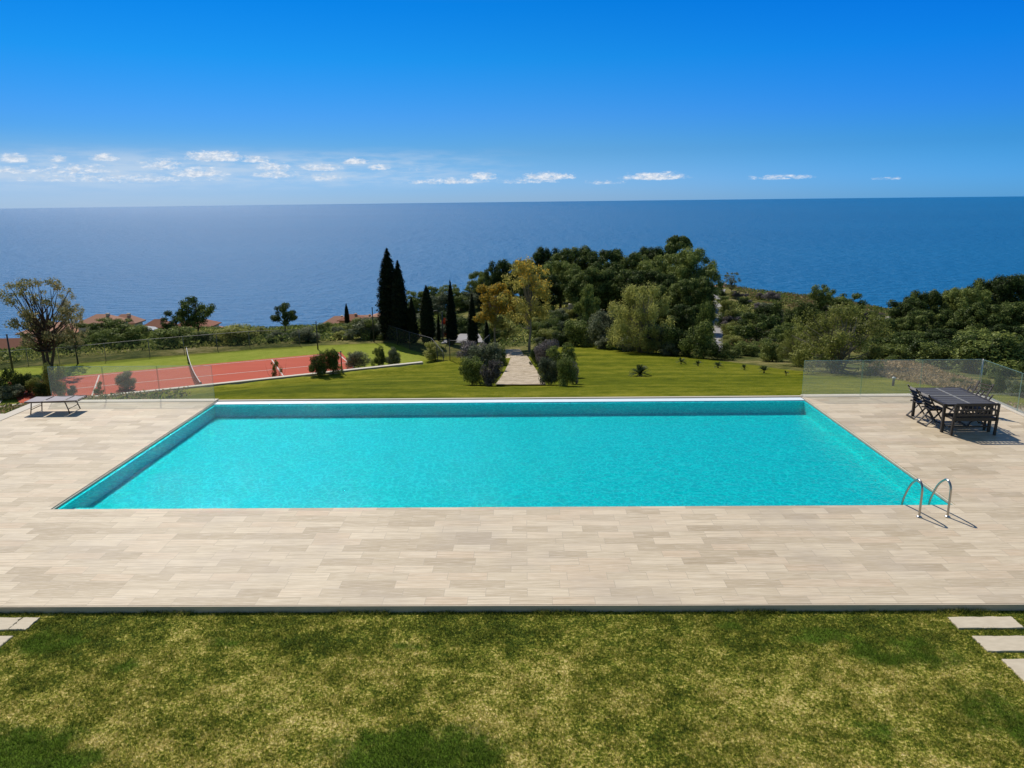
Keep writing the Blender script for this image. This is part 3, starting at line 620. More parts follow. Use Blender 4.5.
# ------------------------------------------------------------------ tennis court
def sheet(poly, z, name, m): return MB().raw([(x,y,z) for x,y in poly],[tuple(range(len(poly)))]).build(name, m)
cu = np.array([math.cos(R(25)),math.sin(R(25))]); cv = np.array([-cu[1],cu[0]])
N0 = np.array([-28.3,62.4]); nu = float(N0@cu)
def CW(u,v): return tuple(cu*(nu+u)+cv*v)
tag(sheet([CW(-9.3,52.6),CW(11.6,50.9),CW(12.3,66),CW(-12.5,66)],-7.08,'tennis_court',M['court']), kind='structure')
ln = MB()
def cl(u0,v0,u1,v1,w_=.09):
    a=np.array(CW(u0,v0)); b=np.array(CW(u1,v1)); d=(b-a)/np.linalg.norm(b-a); n2=np.array([-d[1],d[0]])*w_/2
    ln.raw([(*(a-n2),-7.07),(*(b-n2),-7.07),(*(b+n2),-7.07),(*(a+n2),-7.07)],[(0,1,2,3)])
for v in (65.5,61.3): cl(-11.9,v,11.9,v)
cl(-11.9,57.2,11.9,57.2)
for u in (-11.9,-6.4,6.4,11.9): cl(u,54.5 if abs(u)>9 else 57.2,u,65.5,.10)
tag(ln.build('court_lines', M['line']), kind='structure')
far = np.array(CW(0,68.2)); near = np.array((-21.65,49.3)); tn = empty('tennis_net', (far[0],far[1],-7.1), 0, 'sagging tennis net with white tape across the red court', 'tennis net')
dv = near-far; K_=24; top_=[]; bot=[]
for i in range(K_+1):
    t=i/K_; s_=4*t*(1-t); p=dv*t; bow=.12*s_
    top_.append((p[0]-bow*cu[0],p[1]-bow*cu[1],1.12-.22*s_)); bot.append((p[0]-bow*.6*cu[0],p[1]-bow*.6*cu[1],.05))
MB().raw(top_+bot,[(i,i+1,K_+2+i,K_+1+i) for i in range(K_)]).build('netting', M['net'], tn)
tpm=MB()
for a,b in zip(top_[:-1],top_[1:]): tpm.bar((a[0],a[1],a[2]+.0),(b[0],b[1],b[2]+.0),.03,.07)
tpm.build('tape', M['white'], tn)
for p in ((0,0),(dv[0],dv[1])): MB().tube([(p[0],p[1],0),(p[0],p[1],1.2)],.05,8).build('post', M['darkmetal'], tn)
# low retaining wall between garden and court
wl = empty('retaining_wall', (*K0,-5.6), 0, 'low pale capped retaining wall between the garden lawn and the tennis court', 'wall')
def run_wall(root, pts, z0, z1, w_, m, cap=None):
    b=MB(); c=MB()
    for p,q in zip(pts[:-1],pts[1:]):
        b.bar((p[0],p[1],(z0+z1)/2),(q[0],q[1],(z0+z1)/2),w_,z1-z0); c.bar((p[0],p[1],z1+.034),(q[0],q[1],z1+.034),w_+.12,.06)
    b.build('wall_body', m, root); 
    if cap: c.build('coping', cap, root)
kd=lambda u: (KD[0]*u,KD[1]*u+.0)
run_wall(wl,[kd(-20),kd(21.3)],-1.7,.03,.25,M['concrete'],M['curb'])

# paths
def strip(name, pts, m, dz=.07, nsub=30):      # pts: (left px,py),(right px,py) pairs, draped on the ground
    A=[ground(*a)[:2] for a,b in pts]; B=[ground(*b)[:2] for a,b in pts]
    V=[];F=[]; k=0; nc=7
    for i in range(len(A)-1):
        for s in range(nsub+(i==len(A)-2)):
            t=s/nsub; a=A[i]*(1-t)+A[i+1]*t; b=B[i]*(1-t)+B[i+1]*t
            for j in range(nc): V.append(a*(1-j/(nc-1))+b*j/(nc-1)); 
            k+=1
    V=np.array(V); Z=terr_z(V)+dz
    for i in range(k-1):
        for j in range(nc-1): F.append((i*nc+j,i*nc+j+1,(i+1)*nc+j+1,(i+1)*nc+j))
    me=bpy.data.meshes.new(name); fill(me,np.c_[V,Z],np.array(F),True); me.materials.append(m); return tag(link(name,me),kind='structure')
strip('garden_path',[((495,386),(546,386)),((505,372),(537,372)),((511,358),(528,358)),((500,350),(520,350))],M['path'])
strip('lane',[((709,352),(722,352)),((712,340),(723,340)),((712,315),(722,315)),((714,299),(721,299)),((712,291),(726,291))],M['road'])
strip('side_road',[((441,344),(484,343)),((455,338),(480,336)),((464,331),(476,330))],M['road'])

# ------------------------------------------------------------------ vegetation generators
def leafcloud(blobs, dens, size, seed=0, up=.3, shell=.55, aspect=.6, jit=.12):
    """blobs: (x,y,z,rx,ry,rz); leaves as small rhombi through each blob's outer volume"""
    g = np.random.default_rng(seed); C=[];N=[];T=[]
    for b in blobs:
        c=np.array(b[:3]); r=np.array(b[3:6]); area=(r[0]*r[1]+r[1]*r[2]+r[0]*r[2])/3*12.57; n=max(12,int(area*dens))
        d=g.normal(size=(n,3)); d/=np.linalg.norm(d,axis=1)[:,None]
        rad=shell+(1-shell)*g.random(n)**.6; rad*=1+jit*np.sin(d[:,0]*5+c[0]*3)*np.sin(d[:,1]*6+c[1]*2+d[:,2]*5)+g.normal(0,.06,n)
        C.append(c+d*rad[:,None]*r); nn=d*1.25+g.normal(0,.55,(n,3)); nn[:,2]+=up; N.append(nn); T.append(np.clip(g.random(n)*.55+.25*g.random()+.1*rad,0,1))
    C=np.vstack(C);N=np.vstack(N);T=np.concatenate(T); N/=np.linalg.norm(N,axis=1)[:,None]; n=len(C)
    a=np.cross(N,g.normal(size=(n,3))); a/=np.linalg.norm(a,axis=1)[:,None]; b=np.cross(N,a); s=size*(.6+.8*g.random(n))[:,None]
    V=np.stack([C-a*s,C-b*s*aspect,C+a*s,C+b*s*aspect],1).reshape(-1,3); return V,T
def leafmesh(name, V, T, m):
    me=bpy.data.meshes.new(name); F=np.arange(len(V)).reshape(-1,4); fill(me,V,F)
    A=me.attributes.new('tint','FLOAT','POINT'); A.data.foreach_set('value',np.repeat(T,4).astype(np.float32)); me.materials.append(m); return me
def limbs(H, blobs, r0, seed, trunkh, n, lean=0, multi=1):
    g=random.Random(seed); mb=MB()
    for t_ in range(multi):
        ox=(t_-(multi-1)/2)*.25; lx=lean+(t_-(multi-1)/2)*.9
        path=[(ox,0,-.4),(ox+lx*.15,0,trunkh*.35),(ox+lx*.4+g.uniform(-.1,.1),g.uniform(-.1,.1),trunkh*.75),(ox+lx*.7,g.uniform(-.2,.2),trunkh+.2*(H-trunkh)),(ox+lx,g.uniform(-.2,.2),H*.86)]
        mb.tube(path,[r0*1.15,r0*.9,r0*.72,r0*.5,r0*.12],7)
        for b in g.sample(blobs,min(n,len(blobs))):
            s_=g.uniform(.35,.8); z0=trunkh*.8+(min(b[2],H)*.75-trunkh*.8)*max(0,s_)
            z0=min(z0,b[2]-.1) if b[2]>trunkh*.6 else trunkh*.5
            k=max(0,min(1,z0/H)); p0=Vector((ox+lx*k,0,z0)); p1=Vector(b[:3]); mid=p0.lerp(p1,.5)+Vector((0,0,-.04*H*g.random()))
            mb.tube([p0,mid,p1],[r0*.38,r0*.24,r0*.06],5,False)
    return mb
PR={}
def proto(kind, var):
    key=(kind,var)
    if key in PR: return PR[key]
    g=np.random.default_rng(hash(kind)%1 + var*31+len(kind)*7); B=[]; L=[]
    if kind=='pine':           # Aleppo pine, rounded billows; H 10 W 8
        H,W=10,8; tr=3.2
        for i in range(84):
            t=g.random(); z=2.2+7.3*t**.8; rmax=4.*math.sqrt(max(.06,1-((z-5.6)/4.7)**2)); a=g.random()*6.283; rr_=rmax*g.random()**.42*.93; s_=.40+.34*g.random()
            B.append((rr_*math.cos(a),rr_*math.sin(a),z,1.1*s_,1.1*s_,1.35*s_))
        B.append((0,0,9.4,.6,.6,.8)); B.append((0,0,5.6,2.5,2.5,2.6))
        L=[('crown',leafcloud(B,62,.125,var,.25,.35,.4,.2),'Lpine')]; tm=limbs(H,B,.24,var,tr,14,.5*(var-1)); bark='bark'
    elif kind=='tallpine':
        H,W=10,5; tr=5.5
        for i in range(16):
            z=6.0+3.6*g.random(); a=g.random()*6.283; rr_=2.3*math.sqrt(max(.1,1-((z-7.6)/2.6)**2))*g.random()**.5; B.append((rr_*math.cos(a),rr_*math.sin(a),z,1.0,1.0,.6))
        L=[('crown',leafcloud(B,70,.13,var,.2),'Lpine')]; tm=limbs(H,B,.2,var,tr,9,.6); bark='bark'
    elif kind=='cypress':      # H 10 W 2
        H,W=10,2; tr=1
        for i in range(46):
            t=i/45; z=.5+9.2*t; r_=((1-t**(3.2 if var==0 else 1.5))**.8*(.6+.4*min(1,t*4+.3)))+.05; a=i*2.4
            B.append((.28*r_*math.cos(a),.28*r_*math.sin(a),z,r_*.78,r_*.78,.55))
        B.append((0.03,0,9.75,.1,.1,.35))
        L=[('crown',leafcloud(B,120,.11,var,.9,.6,.45),'Lcyp')]; tm=limbs(H*.9,B,.13,var,1,0); bark='bark'
    elif kind in('plane','plane_yellow'):    # H 9 W 6.5
        H,W=9,6.5; tr=2.6
        for i in range(60):
            z=2.9+5.6*g.random()**.9; rmax=3.2*math.sqrt(max(.05,1-((z-5.6)/3.4)**2)); a=g.random()*6.283; rr_=rmax*g.random()**.5; s_=.45+.4*g.random(); B.append((rr_*math.cos(a),rr_*math.sin(a),z,s_,s_,s_*.8))
        top=[b for b in B if b[2]>5 and b[0]>-1.2]; low=[b for b in B if not(b[2]>5 and b[0]>-1.2)]
        if kind=='plane': L=[('crown',leafcloud(B,26,.10,var,.3,.2),'Lplane2')]; L.append(('crown',leafcloud([(b[0]*1.03,b[1],b[2]+.1,*b[3:]) for b in top],6,.10,var+50,.3,.3),'Lplane'))
        else: L=[('crown',leafcloud(B,44,.10,var,.3,.2),'Lplane2'),('crown',leafcloud([b for b in B if b[2]>4],34,.10,var+9,.3,.2),'Lplane')]
        tm=limbs(H,B,.17,var,tr,26,.3); bark='palebark'
    elif kind=='airy':         # H 9 W 7 loose, see-through
        H,W=9,7; tr=2.2
        for i in range(70):
            z=2.6+6.0*g.random(); rmax=3.5*math.sqrt(max(.05,1-((z-5.8)/3.6)**2)); a=g.random()*6.283; rr_=rmax*g.random()**.4; s_=.32+.36*g.random(); B.append((rr_*math.cos(a),rr_*math.sin(a),z,s_*1.2,s_*1.2,s_*.8))
        L=[('crown',leafcloud(B,24,.10,var,.2,.1),'Lbrown' if var!=9 else 'Lbush')]; tm=limbs(H,B,.20,var,tr,34,.4,3 if var==0 else 1); bark='bark'
    elif kind in('olive','bush','yellow','mauve','red','dark'):   # H 3 W 3.6 round shrub to the ground
        H,W=3,3.6
        for i in range(24):
            z=.35+2.2*g.random()**.8; rmax=1.75*math.sqrt(max(.1,1-((z-1.1)/1.95)**2)); a=g.random()*6.283; rr_=rmax*g.random()**.5*.85; s_=.36+.36*g.random(); B.append((rr_*math.cos(a),rr_*math.sin(a),z,s_,s_,s_*.85))
        B.append((0,0,1.1,1.2,1.2,.95))
        mm={'olive':'Lolive','bush':'Lbush','yellow':'Lyel','mauve':'Lmauve','red':'Lred','dark':'Lpine'}[kind]
        L=[('foliage',leafcloud(B,70,.085,var,.4,.4,.5),mm)]; tm=limbs(H,B,.07,var,.5,14,0,2); bark='bark'
    elif kind=='roundtree':    # H 6 W 5 dark compact
        H,W=6,5; tr=1.8
        for i in range(34):
            z=2.1+3.5*g.random(); rmax=2.4*math.sqrt(max(.1,1-((z-3.8)/2.1)**2)); a=g.random()*6.283; rr_=rmax*g.random()**.5; s_=.45+.35*g.random(); B.append((rr_*math.cos(a),rr_*math.sin(a),z,s_,s_,s_*.8))
        L=[('crown',leafcloud(B,40,.11,var,.3,.3),'Lpine' if var%2==0 else 'Lbush')]; tm=limbs(H,B,.15,var,tr,16,.3,1); bark='bark'
    elif kind=='lightbush':    # H 6 W 8 broad yellow-green multi-stem
        H,W=6,8
        for i in range(75):
            z=.6+4.9*g.random()**.8; rmax=3.9*math.sqrt(max(.08,1-((z-2.2)/3.7)**2)); a=g.random()*6.283; rr_=rmax*g.random()**.5; s_=.42+.42*g.random(); B.append((rr_*math.cos(a),rr_*math.sin(a),z,s_,s_,s_*1.1))
        L=[('foliage',leafcloud(B,48,.085,var,.3,.2,.45),'Lyel')]; tm=limbs(H,B,.12,var,.6,34,0,4); bark='palebark'
    elif kind=='wispy':        # H 1.6 W 1.3 thin upright shrub
        H,W=1.6,1.3
        for i in range(16):
            z=.25+1.2*g.random(); a=g.random()*6.283; rr_=.5*g.random()**.5; s_=.12+.13*g.random(); B.append((rr_*math.cos(a),rr_*math.sin(a),z,s_,s_,s_*1.2))
        L=[('foliage',leafcloud(B,210,.05,var,.4,.15,.4),'Lbush')]; tm=limbs(H,B,.02,var,.2,14,0,3); bark='bark'
    elif kind=='sapling':
        H,W=3,1.6
        for i in range(22):
            z=1.0+1.9*g.random(); a=g.random()*6.283; rr_=.6*g.random()**.5; s_=.15+.2*g.random(); B.append((rr_*math.cos(a),rr_*math.sin(a),z,s_,s_,s_))
        L=[('crown',leafcloud(B,90,.06,var,.3,.2,.45),'Lyel' if var else 'Lbush')]; tm=limbs(H,B,.035,var,.8,14,0,1); bark='palebark'
    PR[key]=dict(H=H,W=W,L=[(nm,leafmesh(kind+'_'+nm,V,T,M[mm])) for nm,(V,T),mm in L],T=tm,bark=bark,tm=None); return PR[key]
def plant(kind, var, loc, H, W, name, label, cat, group=None, rz=None):
    p=proto(kind,var); o=empty(name,loc,random.uniform(0,6.28) if rz is None else rz,label,cat,group)
    o.scale=(W/p['W'],W/p['W'],H/p['H'])
    if p['tm'] is None:
        t=p['T'].build('trunk' if kind not in('olive','bush','yellow','mauve','red','dark','lightbush','wispy') else 'stem', M[p['bark']], o); p['tm']=t.data; p['tn']=t.name.split('.')[0]
    else: link(p['tn'],p['tm'],o)
    for nm,me in p['L']: link(nm,me,o)
    return o
def mpx(Y,px=512): return Y*1.0/FPX/0.985*1.02     # metres per pixel at ground distance Y
def top_plant(kind,var,px,pt,Y,wpx,name,label,cat,group=None,rz=None,x_off=0):     # tree by crown top pixel and distance
    v=at(px,pt,d=Y); g=hz(v[0],Y); return plant(kind,var,(v[0],Y,g-.05),max(.4,v[2]-g),wpx*mpx(Y),name,label,cat,group,rz)
def base_plant(kind,var,px,pb,pt,wpx,name,label,cat,group=None,rz=None):
    g=ground(px,pb); Y=g[1]; v=at(px,pt,d=Y); return plant(kind,var,tuple(g-[0,0,.03]),max(.2,v[2]-g[2]),wpx*mpx(Y),name,label,cat,group,rz)

# ------------------------------------------------------------------ trees
GP='pines of the dense grove'
LBP='rounded dark green pine in the dense grove above the sea'
pines=[(520,262,122,34),(546,248,126,38),(574,247,122,48),(604,250,118,48),(632,253,116,42),(650,247,124,42),(668,254,118,40),
       (590,268,104,46),(622,270,104,48),(652,272,100,50),(540,275,108,40),(672,285,94,46),(560,262,112,40),(641,262,112,44),(606,262,112,44)]
ORD=['first','second','third','fourth','fifth','sixth','seventh','eighth','ninth','tenth','eleventh','twelfth']
rows=[('back',sorted(p[0] for p in pines[:7])),('front',sorted(p[0] for p in pines[7:]))]
for i,(px,pt,Y,wp) in enumerate(pines):
    nm_,xs_=rows[0 if i<7 else 1]
    top_plant('pine',i%3,px+(i%3)*.5,pt,Y,wp*1.12,'pine_tree','dark green pine, %s from left in the %s row of the grove'%(ORD[xs_.index(px)],nm_),'tree',GP)
top_plant('pine',1,697,249,108,58,'pine_tree','broad dark pine at the right end of the grove, its crown leaning over the lane','tree')
top_plant('pine',2,694,278,92,52,'pine_tree','green pine below the broad pine, directly left of the sloping lane','tree')
top_plant('tallpine',0,677,236,128,25,'umbrella_pine','small flat crowned pine sticking up above the whole grove','tree')
top_plant('pine',0,688,305,80,44,'pine_tree','lowest pine of the grove, standing at the lawn edge left of the lane','tree')
GS='grey green trees behind the cypresses'
for i,(px,pt,Y,wp) in enumerate([(414,290,138,26),(430,286,134,28),(448,284,130,28),(466,288,128,24),(484,284,124,30),(500,280,122,30)]):
    top_plant('roundtree',1 if i%2 else 3,px,pt,Y,wp,'tree','grey green round tree, %s from the left in the row behind the cypresses'%ORD[i],'tree',GS)
for i,(px,pt,Y,wp) in enumerate([(420,296,128,30),(440,292,126,30),(460,294,124,28),(480,290,122,34),(408,302,126,20)]):
    top_plant('olive' if i%2 else 'bush',i%3,px,pt,Y,wp,'shrub','large grey green shrub, %s in the lower tier behind the cypresses'%ORD[i],'shrub','shrubs behind the cypresses')
top_plant('pine',1,500,260,118,34,'pine_tree','dark pine rising behind the yellow plane tree on its left','tree')
top_plant('pine',0,480,272,124,28,'pine_tree','dark pine behind the right hand cypress','tree')
top_plant('roundtree',1,588,283,84,26,'tree','small light green tree in front of the grove above the stone terrace','tree')
# cypresses
for px,pt,pb,wp,lb in ((391,248,340,23,'tallest and broadest dark cypress at the left of the row'),(401,260,343,17,'slimmer cypress pressed against the right side of the tallest cypress'),(413,296,343,13,'short cypress at the right foot of the tall cypress pair'),
        (428,285,344,15,'slender cypress standing alone right of the cypress pair'),(452,280,345,13,'slender dark cypress between the red leaved shrub and the grey road'),(473,293,347,12,'cypress just left of the yellowing plane tree')):
    base_plant('cypress',0 if wp>14 else 1,px,pb,pt,wp,'cypress_tree',lb,'cypress','cypresses in the row')
base_plant('cypress',1,439,341,310,4,'cypress_tree','thinnest young cypress, a dark pole between two tall ones','cypress','cypresses in the row')
base_plant('cypress',0,487,345,320,5,'cypress_tree','young thin cypress beside the grey road','cypress','cypresses in the row')
# plane trees
base_plant('plane',0,529,352,255,54,'plane_tree','tall orange and green autumn plane tree at the end of the garden path','tree',rz=0)
base_plant('plane_yellow',1,495,350,282,44,'plane_tree','shorter yellow green tree left of the tall autumn plane tree','tree',rz=1)
# mid shrubs in front of grove
base_plant('lightbush',1,640,352,284,66,'olive_tree','large silvery yellow bushy tree in front of the dark grove','tree')
for px,pb,pt,wp,kd_,lb in ((600,347,308,42,'olive','silver green shrub left of the large silvery tree'),(575,346,318,34,'dark','dark shrub at the left end of the shrub row below the grove'),(622,350,318,34,'bush','dark green shrub between silver ones at the lawn edge'),
      (655,353,322,30,'olive','silver shrub in front of the large silvery tree'),(676,355,322,34,'dark','dark shrub right of the large silvery tree at the lawn edge'),(697,358,318,36,'dark','dark green bush left of the foot of the lane'),
      (589,345,334,24,'yellow','low yellow green bush at the lawn corner below the stone terrace'),(608,349,334,26,'olive','low silver bush at the left part of the lawn edge'),(630,352,336,24,'olive','low silver bush in the middle of the lawn edge'),(650,354,338,22,'yellow','low pale bush with yellow shoots at the lawn edge'),
      (670,356,342,22,'olive','low grey bush at the lawn edge below the dark shrub'),(686,357,344,14,'bush','small green bush at the lawn edge near the lane'),
      (550,338,318,26,'bush','green bush right of the plane tree trunk'),(560,330,312,22,'dark','dark bush behind the path shrubs below the terrace'),(585,325,306,22,'dark','dark bush beside the stone terrace wall'),(560,346,330,26,'dark','dark bush right of the plane tree at the far end of the lawn'),
      (705,352,300,24,'bush','tall green shrub screening the left side of the lane'),
      (720,360,342,28,'bush','rounded light green bush at the foot of the lane')):
    base_plant(kd_,hash(lb)%1+int(px)%3,px,pb,pt,wp,'shrub',lb,'shrub')
# right of the lane
for i,(px,pt,Y,wp) in enumerate(((728,298,118,14),(731,308,98,17),(733,320,84,20),(731,334,72,22))): top_plant('yellow',i%3,px,pt,Y,wp*1.2,'shrub',['highest light green shrub along the right side of the lane','second highest light green shrub along the lane','third light green shrub down the right side of the lane','lowest light green shrub along the right side of the lane'][i],'shrub','light green shrubs along the lane')
top_plant('airy',5,733,271,140,16,'young_tree','pale thin leafed tree on the skyline at the top of the lane','tree')
for px,pt,Y,wp,kd_,v_,lb in ((760,312,66,46,'roundtree',2,'dark round tree on the hillside right of the lane'),(745,322,74,34,'roundtree',1,'green round tree between the lane shrubs and the dark hillside tree'),(790,322,60,40,'roundtree',3,'green tree left of the big yellow green bush'),
       (776,338,54,34,'bush',1,'dense dark bush under the hillside trees at the lawn edge'),(748,340,60,34,'dark',2,'dark bush at the lawn edge right of the lane'),(730,346,58,24,'bush',0,'green bush at the lawn corner beside the lane'),(803,345,50,26,'bush',2,'leafy bush touching the left side of the big yellow green bush'),
       (806,300,92,26,'bush',1,'bush on the slope behind the big yellow green bush'),(770,300,100,30,'dark',1,'dark bush halfway up the dry hillside'),(795,308,95,26,'dark',0,'dark bush beside the upper edge of the yellow green bush')):
    top_plant(kd_,v_,px,pt,Y,wp,'tree' if kd_=='roundtree' else 'shrub',lb,'tree' if kd_=='roundtree' else 'shrub')
base_plant('lightbush',0,836,373,303,104,'broad_bush','big yellow green multi stemmed bush behind the right glass panels','bush')
base_plant('lightbush',0,800,366,330,44,'broad_bush','smaller yellow green bush at the left foot of the big one','bush')
top_plant('roundtree',0,824,282,118,26,'pine_tree','dark pine on the skyline above the big yellow green bush','tree')
top_plant('roundtree',2,850,293,112,34,'pine_tree','low dark pine right of the skyline pine','tree')
top_plant('airy',9,877,305,105,12,'young_tree','small pale tree beside the white roof on the right skyline','tree')
GR='pine wood at the right behind the glass'
rp=[(907,300,70,44),(925,292,72,48),(947,290,74,46),(968,288,72,46),(990,280,76,48),(1008,276,74,52),(1034,276,76,50),(1060,280,74,50),
    (900,318,62,44),(930,312,62,50),(962,308,62,52),(996,304,60,54),(1028,302,60,56),(885,330,58,40),(915,332,54,46),(950,330,52,50),(985,328,52,50),(1018,326,52,54),(1052,322,54,54)]
for i,(px,pt,Y,wp) in enumerate(rp): top_plant('pine',i%3,px,pt,Y,wp*1.1,'pine_tree','highest pine of the wood at the right edge of the view' if i==5 else 'dense green pine, %s from the left in the %s row of the right hand wood'%((ORD[i],'back') if i<8 else (ORD[i-8],'middle') if i<13 else (ORD[i-13],'front')),'tree',GR if i!=5 else None)
for i,(px,pt,Y,wp) in enumerate(((870,345,52,40),(900,352,50,36),(935,356,46,34),(965,360,42,30),(1005,362,38,34),(1030,360,36,30),(985,352,44,34))):
    top_plant(['dark','bush','dark','bush'][i%4],i%3,px,pt,Y,wp,'shrub',['shrub between the big yellow green bush and the pine wood','shrub above the left end of the gravel bank','shrub above the middle of the gravel bank','shrub above the right end of the gravel bank','shrub behind the side glass at the right edge','shrub cut by the right edge of the view','shrub behind the glass corner post'][i],'shrub')
for i,(px,pb,pt,wp) in enumerate(((985,392,376,14),(1000,393,372,16),(1012,396,378,16),(955,388,376,14),(1020,398,380,14),(968,390,380,12))):
    base_plant(['yellow','bush','olive'][i%3],i%3,px,pb,pt,wp,'shrub',['low yellow shrub seen through the glass right of the corner','green shrub behind the side glass panel','grey shrub behind the side glass near the right edge','low shrub on the gravel bank left of the corner post','small bush at the extreme right behind the side glass','tiny grey shrub just left of the glass corner post'][i],'shrub')
# left trees
base_plant('airy',0,49,372,276,64,'tree','tall loose leafed multi stemmed tree at the far left','tree',rz=0)
base_plant('airy',1,78,364,292,30,'tree','narrower brownish tree with a thick dark trunk right of the tall far left tree','tree',rz=2)
base_plant('roundtree',0,201,342,294,36,'tree','dark round topped tree with a bare trunk standing above the sea','tree')
base_plant('roundtree',2,177,341,310,26,'tree','lower dark bushy tree left of the round topped tree','tree')
top_plant('roundtree',1,283,302,118,26,'tree','round tree standing alone on the scrubland before the sea','tree')
top_plant('cypress',0,346,303,170,5,'cypress_tree','tiny dark cypress between the distant roofs','cypress')
for i,(px,pt,Y,wp) in enumerate(((100,318,112,44),(120,318,110,40),(140,324,108,30),(90,330,96,30))):
    top_plant(['roundtree','roundtree','bush'][i%3],[1,3,0][i%3],px,pt,Y,wp,'tree',['dark round tree of the clump below the far houses, leftmost one','dark tree in the middle of the clump below the far houses','shrub at the right end of the dark clump below the far houses','dark tree at the foot of the clump behind the wire fence'][i],'tree')
GB='low bushes scattered over the scrubland'
k=0
for i in range(150):
    px=random.uniform(0,470); pb=random.uniform(322,349)-(0 if px>200 else 0)+max(0,(140-px))*.06
    if pb>348 and px>230: continue
    Y0=ground(px,pb)
    if Y0[1]>150 or Y0[1]<72 or (px<50 and pb<352): continue
    h_=random.uniform(.8,2.4) if Y0[1]<112 else random.uniform(.4,.9); w_=h_*random.uniform(1.2,2.2); kind=random.choice(['dark','bush','bush','olive','yellow','dark'])
    plant(kind,k%3,tuple(Y0-[0,0,.05]),h_,w_,'bush','low rounded bush growing on the scrubland beyond the tennis court','bush',GB); k+=1
GH='low bushes on the dry hillside'
for i in range(110):
    px=random.uniform(722,890); yt=288+(px-722)*.17; pb=random.uniform(yt+2,yt+52); g0=ground(px,pb)
    if g0[1]>185 or g0[1]<70: continue
    h_=random.uniform(.6,1.9); plant(random.choice(['dark','bush','olive','mauve','yellow']),i%3,tuple(g0-[0,0,.05]),h_,h_*random.uniform(1.3,2.2),'bush','low bush among the dry grass of the right hillside','bush',GH)

GM='bushes under the grove and beside the garden path end'
for i in range(46):
    px=random.uniform(488,612); pb=random.uniform(318,346); g0=ground(px,pb)
    if (500<px<524 and pb>340) or (441<px<486): continue
    h_=random.uniform(.7,2.0); plant(random.choice(['dark','bush','olive','bush','yellow']),i%3,tuple(g0-[0,0,.05]),h_,h_*random.uniform(1.3,2.0),'bush','low bush in the undergrowth between the garden path end and the grove','bush',GM)
GF='bushes along the foot of the right hand wood'
for i in range(26):
    px=random.uniform(888,1040); g0=ground(px,random.uniform(352,368)+max(0,px-900)*.06); h_=random.uniform(1.2,2.4)
    plant(random.choice(['dark','bush','dark','dark']),i%3,tuple(g0-[0,0,.05]),h_,h_*random.uniform(1.3,2.0),'bush','dark bush along the foot of the right hand pine wood','bush',GF)
GV='bushes in the row beyond the wire fence'
for i in range(34):
    px=40+i*11.5+random.uniform(-4,4); g0=ground(px,352-px*.032+random.uniform(-5,0)); h_=random.uniform(.5,1.6)
    plant(random.choice(['dark','bush','yellow','olive','mauve']),i%3,tuple(g0-[0,0,.05]),h_,h_*random.uniform(1.2,2.4),'bush','small bush in the row just beyond the wire fence','bush',GV)
# shrubs along the court and the path
for px,pb,pt,wp,kd_,v_,lb in ((319,376,350,21,'bush',1,'dark shrub, left one of the pair at the court corner'),(333,374,346,18,'bush',2,'dark shrub, taller right one of the pair at the court corner'),(357,369,349,26,'olive',0,'pale round shrub right of the court corner'),
     (379,366,346,15,'bush',0,'upright dark shrub on the low wall, left of a thinner one'),(394,366,347,17,'olive',1,'thin twiggy shrub right of the upright dark shrub'),(434,361,341,24,'yellow',1,'yellow green shrub at the end of the low wall'),
     (128,391,370,22,'olive',2,'round thin shrub behind the glass and in front of the red court')):
    base_plant(kd_,v_,px,pb,pt,wp,'shrub',lb,'shrub')
base_plant('wispy',0,277,379,358,12,'young_palm','spiky little plant with a bare stem in front of the court wall','plant')
for i,(px,pb,pt,wp,kd_) in enumerate(((474,362,339,34,'mauve'),(485,372,342,38,'olive'),(472,385,354,32,'bush'),(491,386,358,28,'mauve'),(501,366,346,16,'dark'),
        (548,372,338,30,'mauve'),(560,378,343,34,'bush'),(550,385,356,26,'olive'),(566,386,354,24,'bush'),(573,384,358,18,'mauve'),(538,366,342,18,'dark'))):
    base_plant(kd_,i%3,px,pb,pt,wp,'shrub',['mauve grey shrub farthest back left of the garden path','large grey green shrub left of the garden path','dark green shrub nearest the pool left of the path','purple tinged shrub nearest the path on its left','small dark shrub squeezed against the left path edge',
      'mauve grey shrub farthest back right of the path','large green shrub right of the path','grey green shrub nearest the pool right of the path','dark shrub at the right front of the path planting','purple tinged shrub at the outer right of the path planting','small dark shrub at the far right path edge'][i],'shrub')
# bank of the left terrace edge
for i,(px,pb,pt,wp,kd_) in enumerate(((4,398,366,26,'bush'),(22,396,368,20,'bush'),(36,396,376,16,'yellow'),(58,398,362,22,'bush'),(12,400,384,26,'olive'),(44,399,380,18,'dark'),(72,397,384,12,'olive'),(100,396,380,14,'wispy'),(-12,400,370,26,'dark'))):
    base_plant(kd_,i%3,px,pb,pt,wp,'shrub',['tall leafy shrub at the left edge of the view behind the lounger','leafy shrub second from the left behind the lounger','yellowish shrub behind the left end of the lounger','tall open shrub right above the lounger','low grey shrub at the left edge beside the side path','low dark shrub directly behind the lounger','small grey shrub right of the lounger behind the glass','wispy plant in front of the court left end','dark shrub cut by the left edge of the view'][i],'shrub')
for i,(px,pb,pt,wp) in enumerate(((30,394,372,18),(45,393,372,16),(50,396,380,10),(12,392,376,12))):
    base_plant('wispy',0,px,pb,pt,wp,'shrub',['wiry shrub left of the open shrub over the lounger','wiry shrub touching the open shrub over the lounger','short wiry shrub behind the lounger middle','wiry shrub near the left edge'][i],'shrub')
base_plant('red',0,447,339,317,12,'maple_tree','small red leaved shrub between two cypresses','tree')

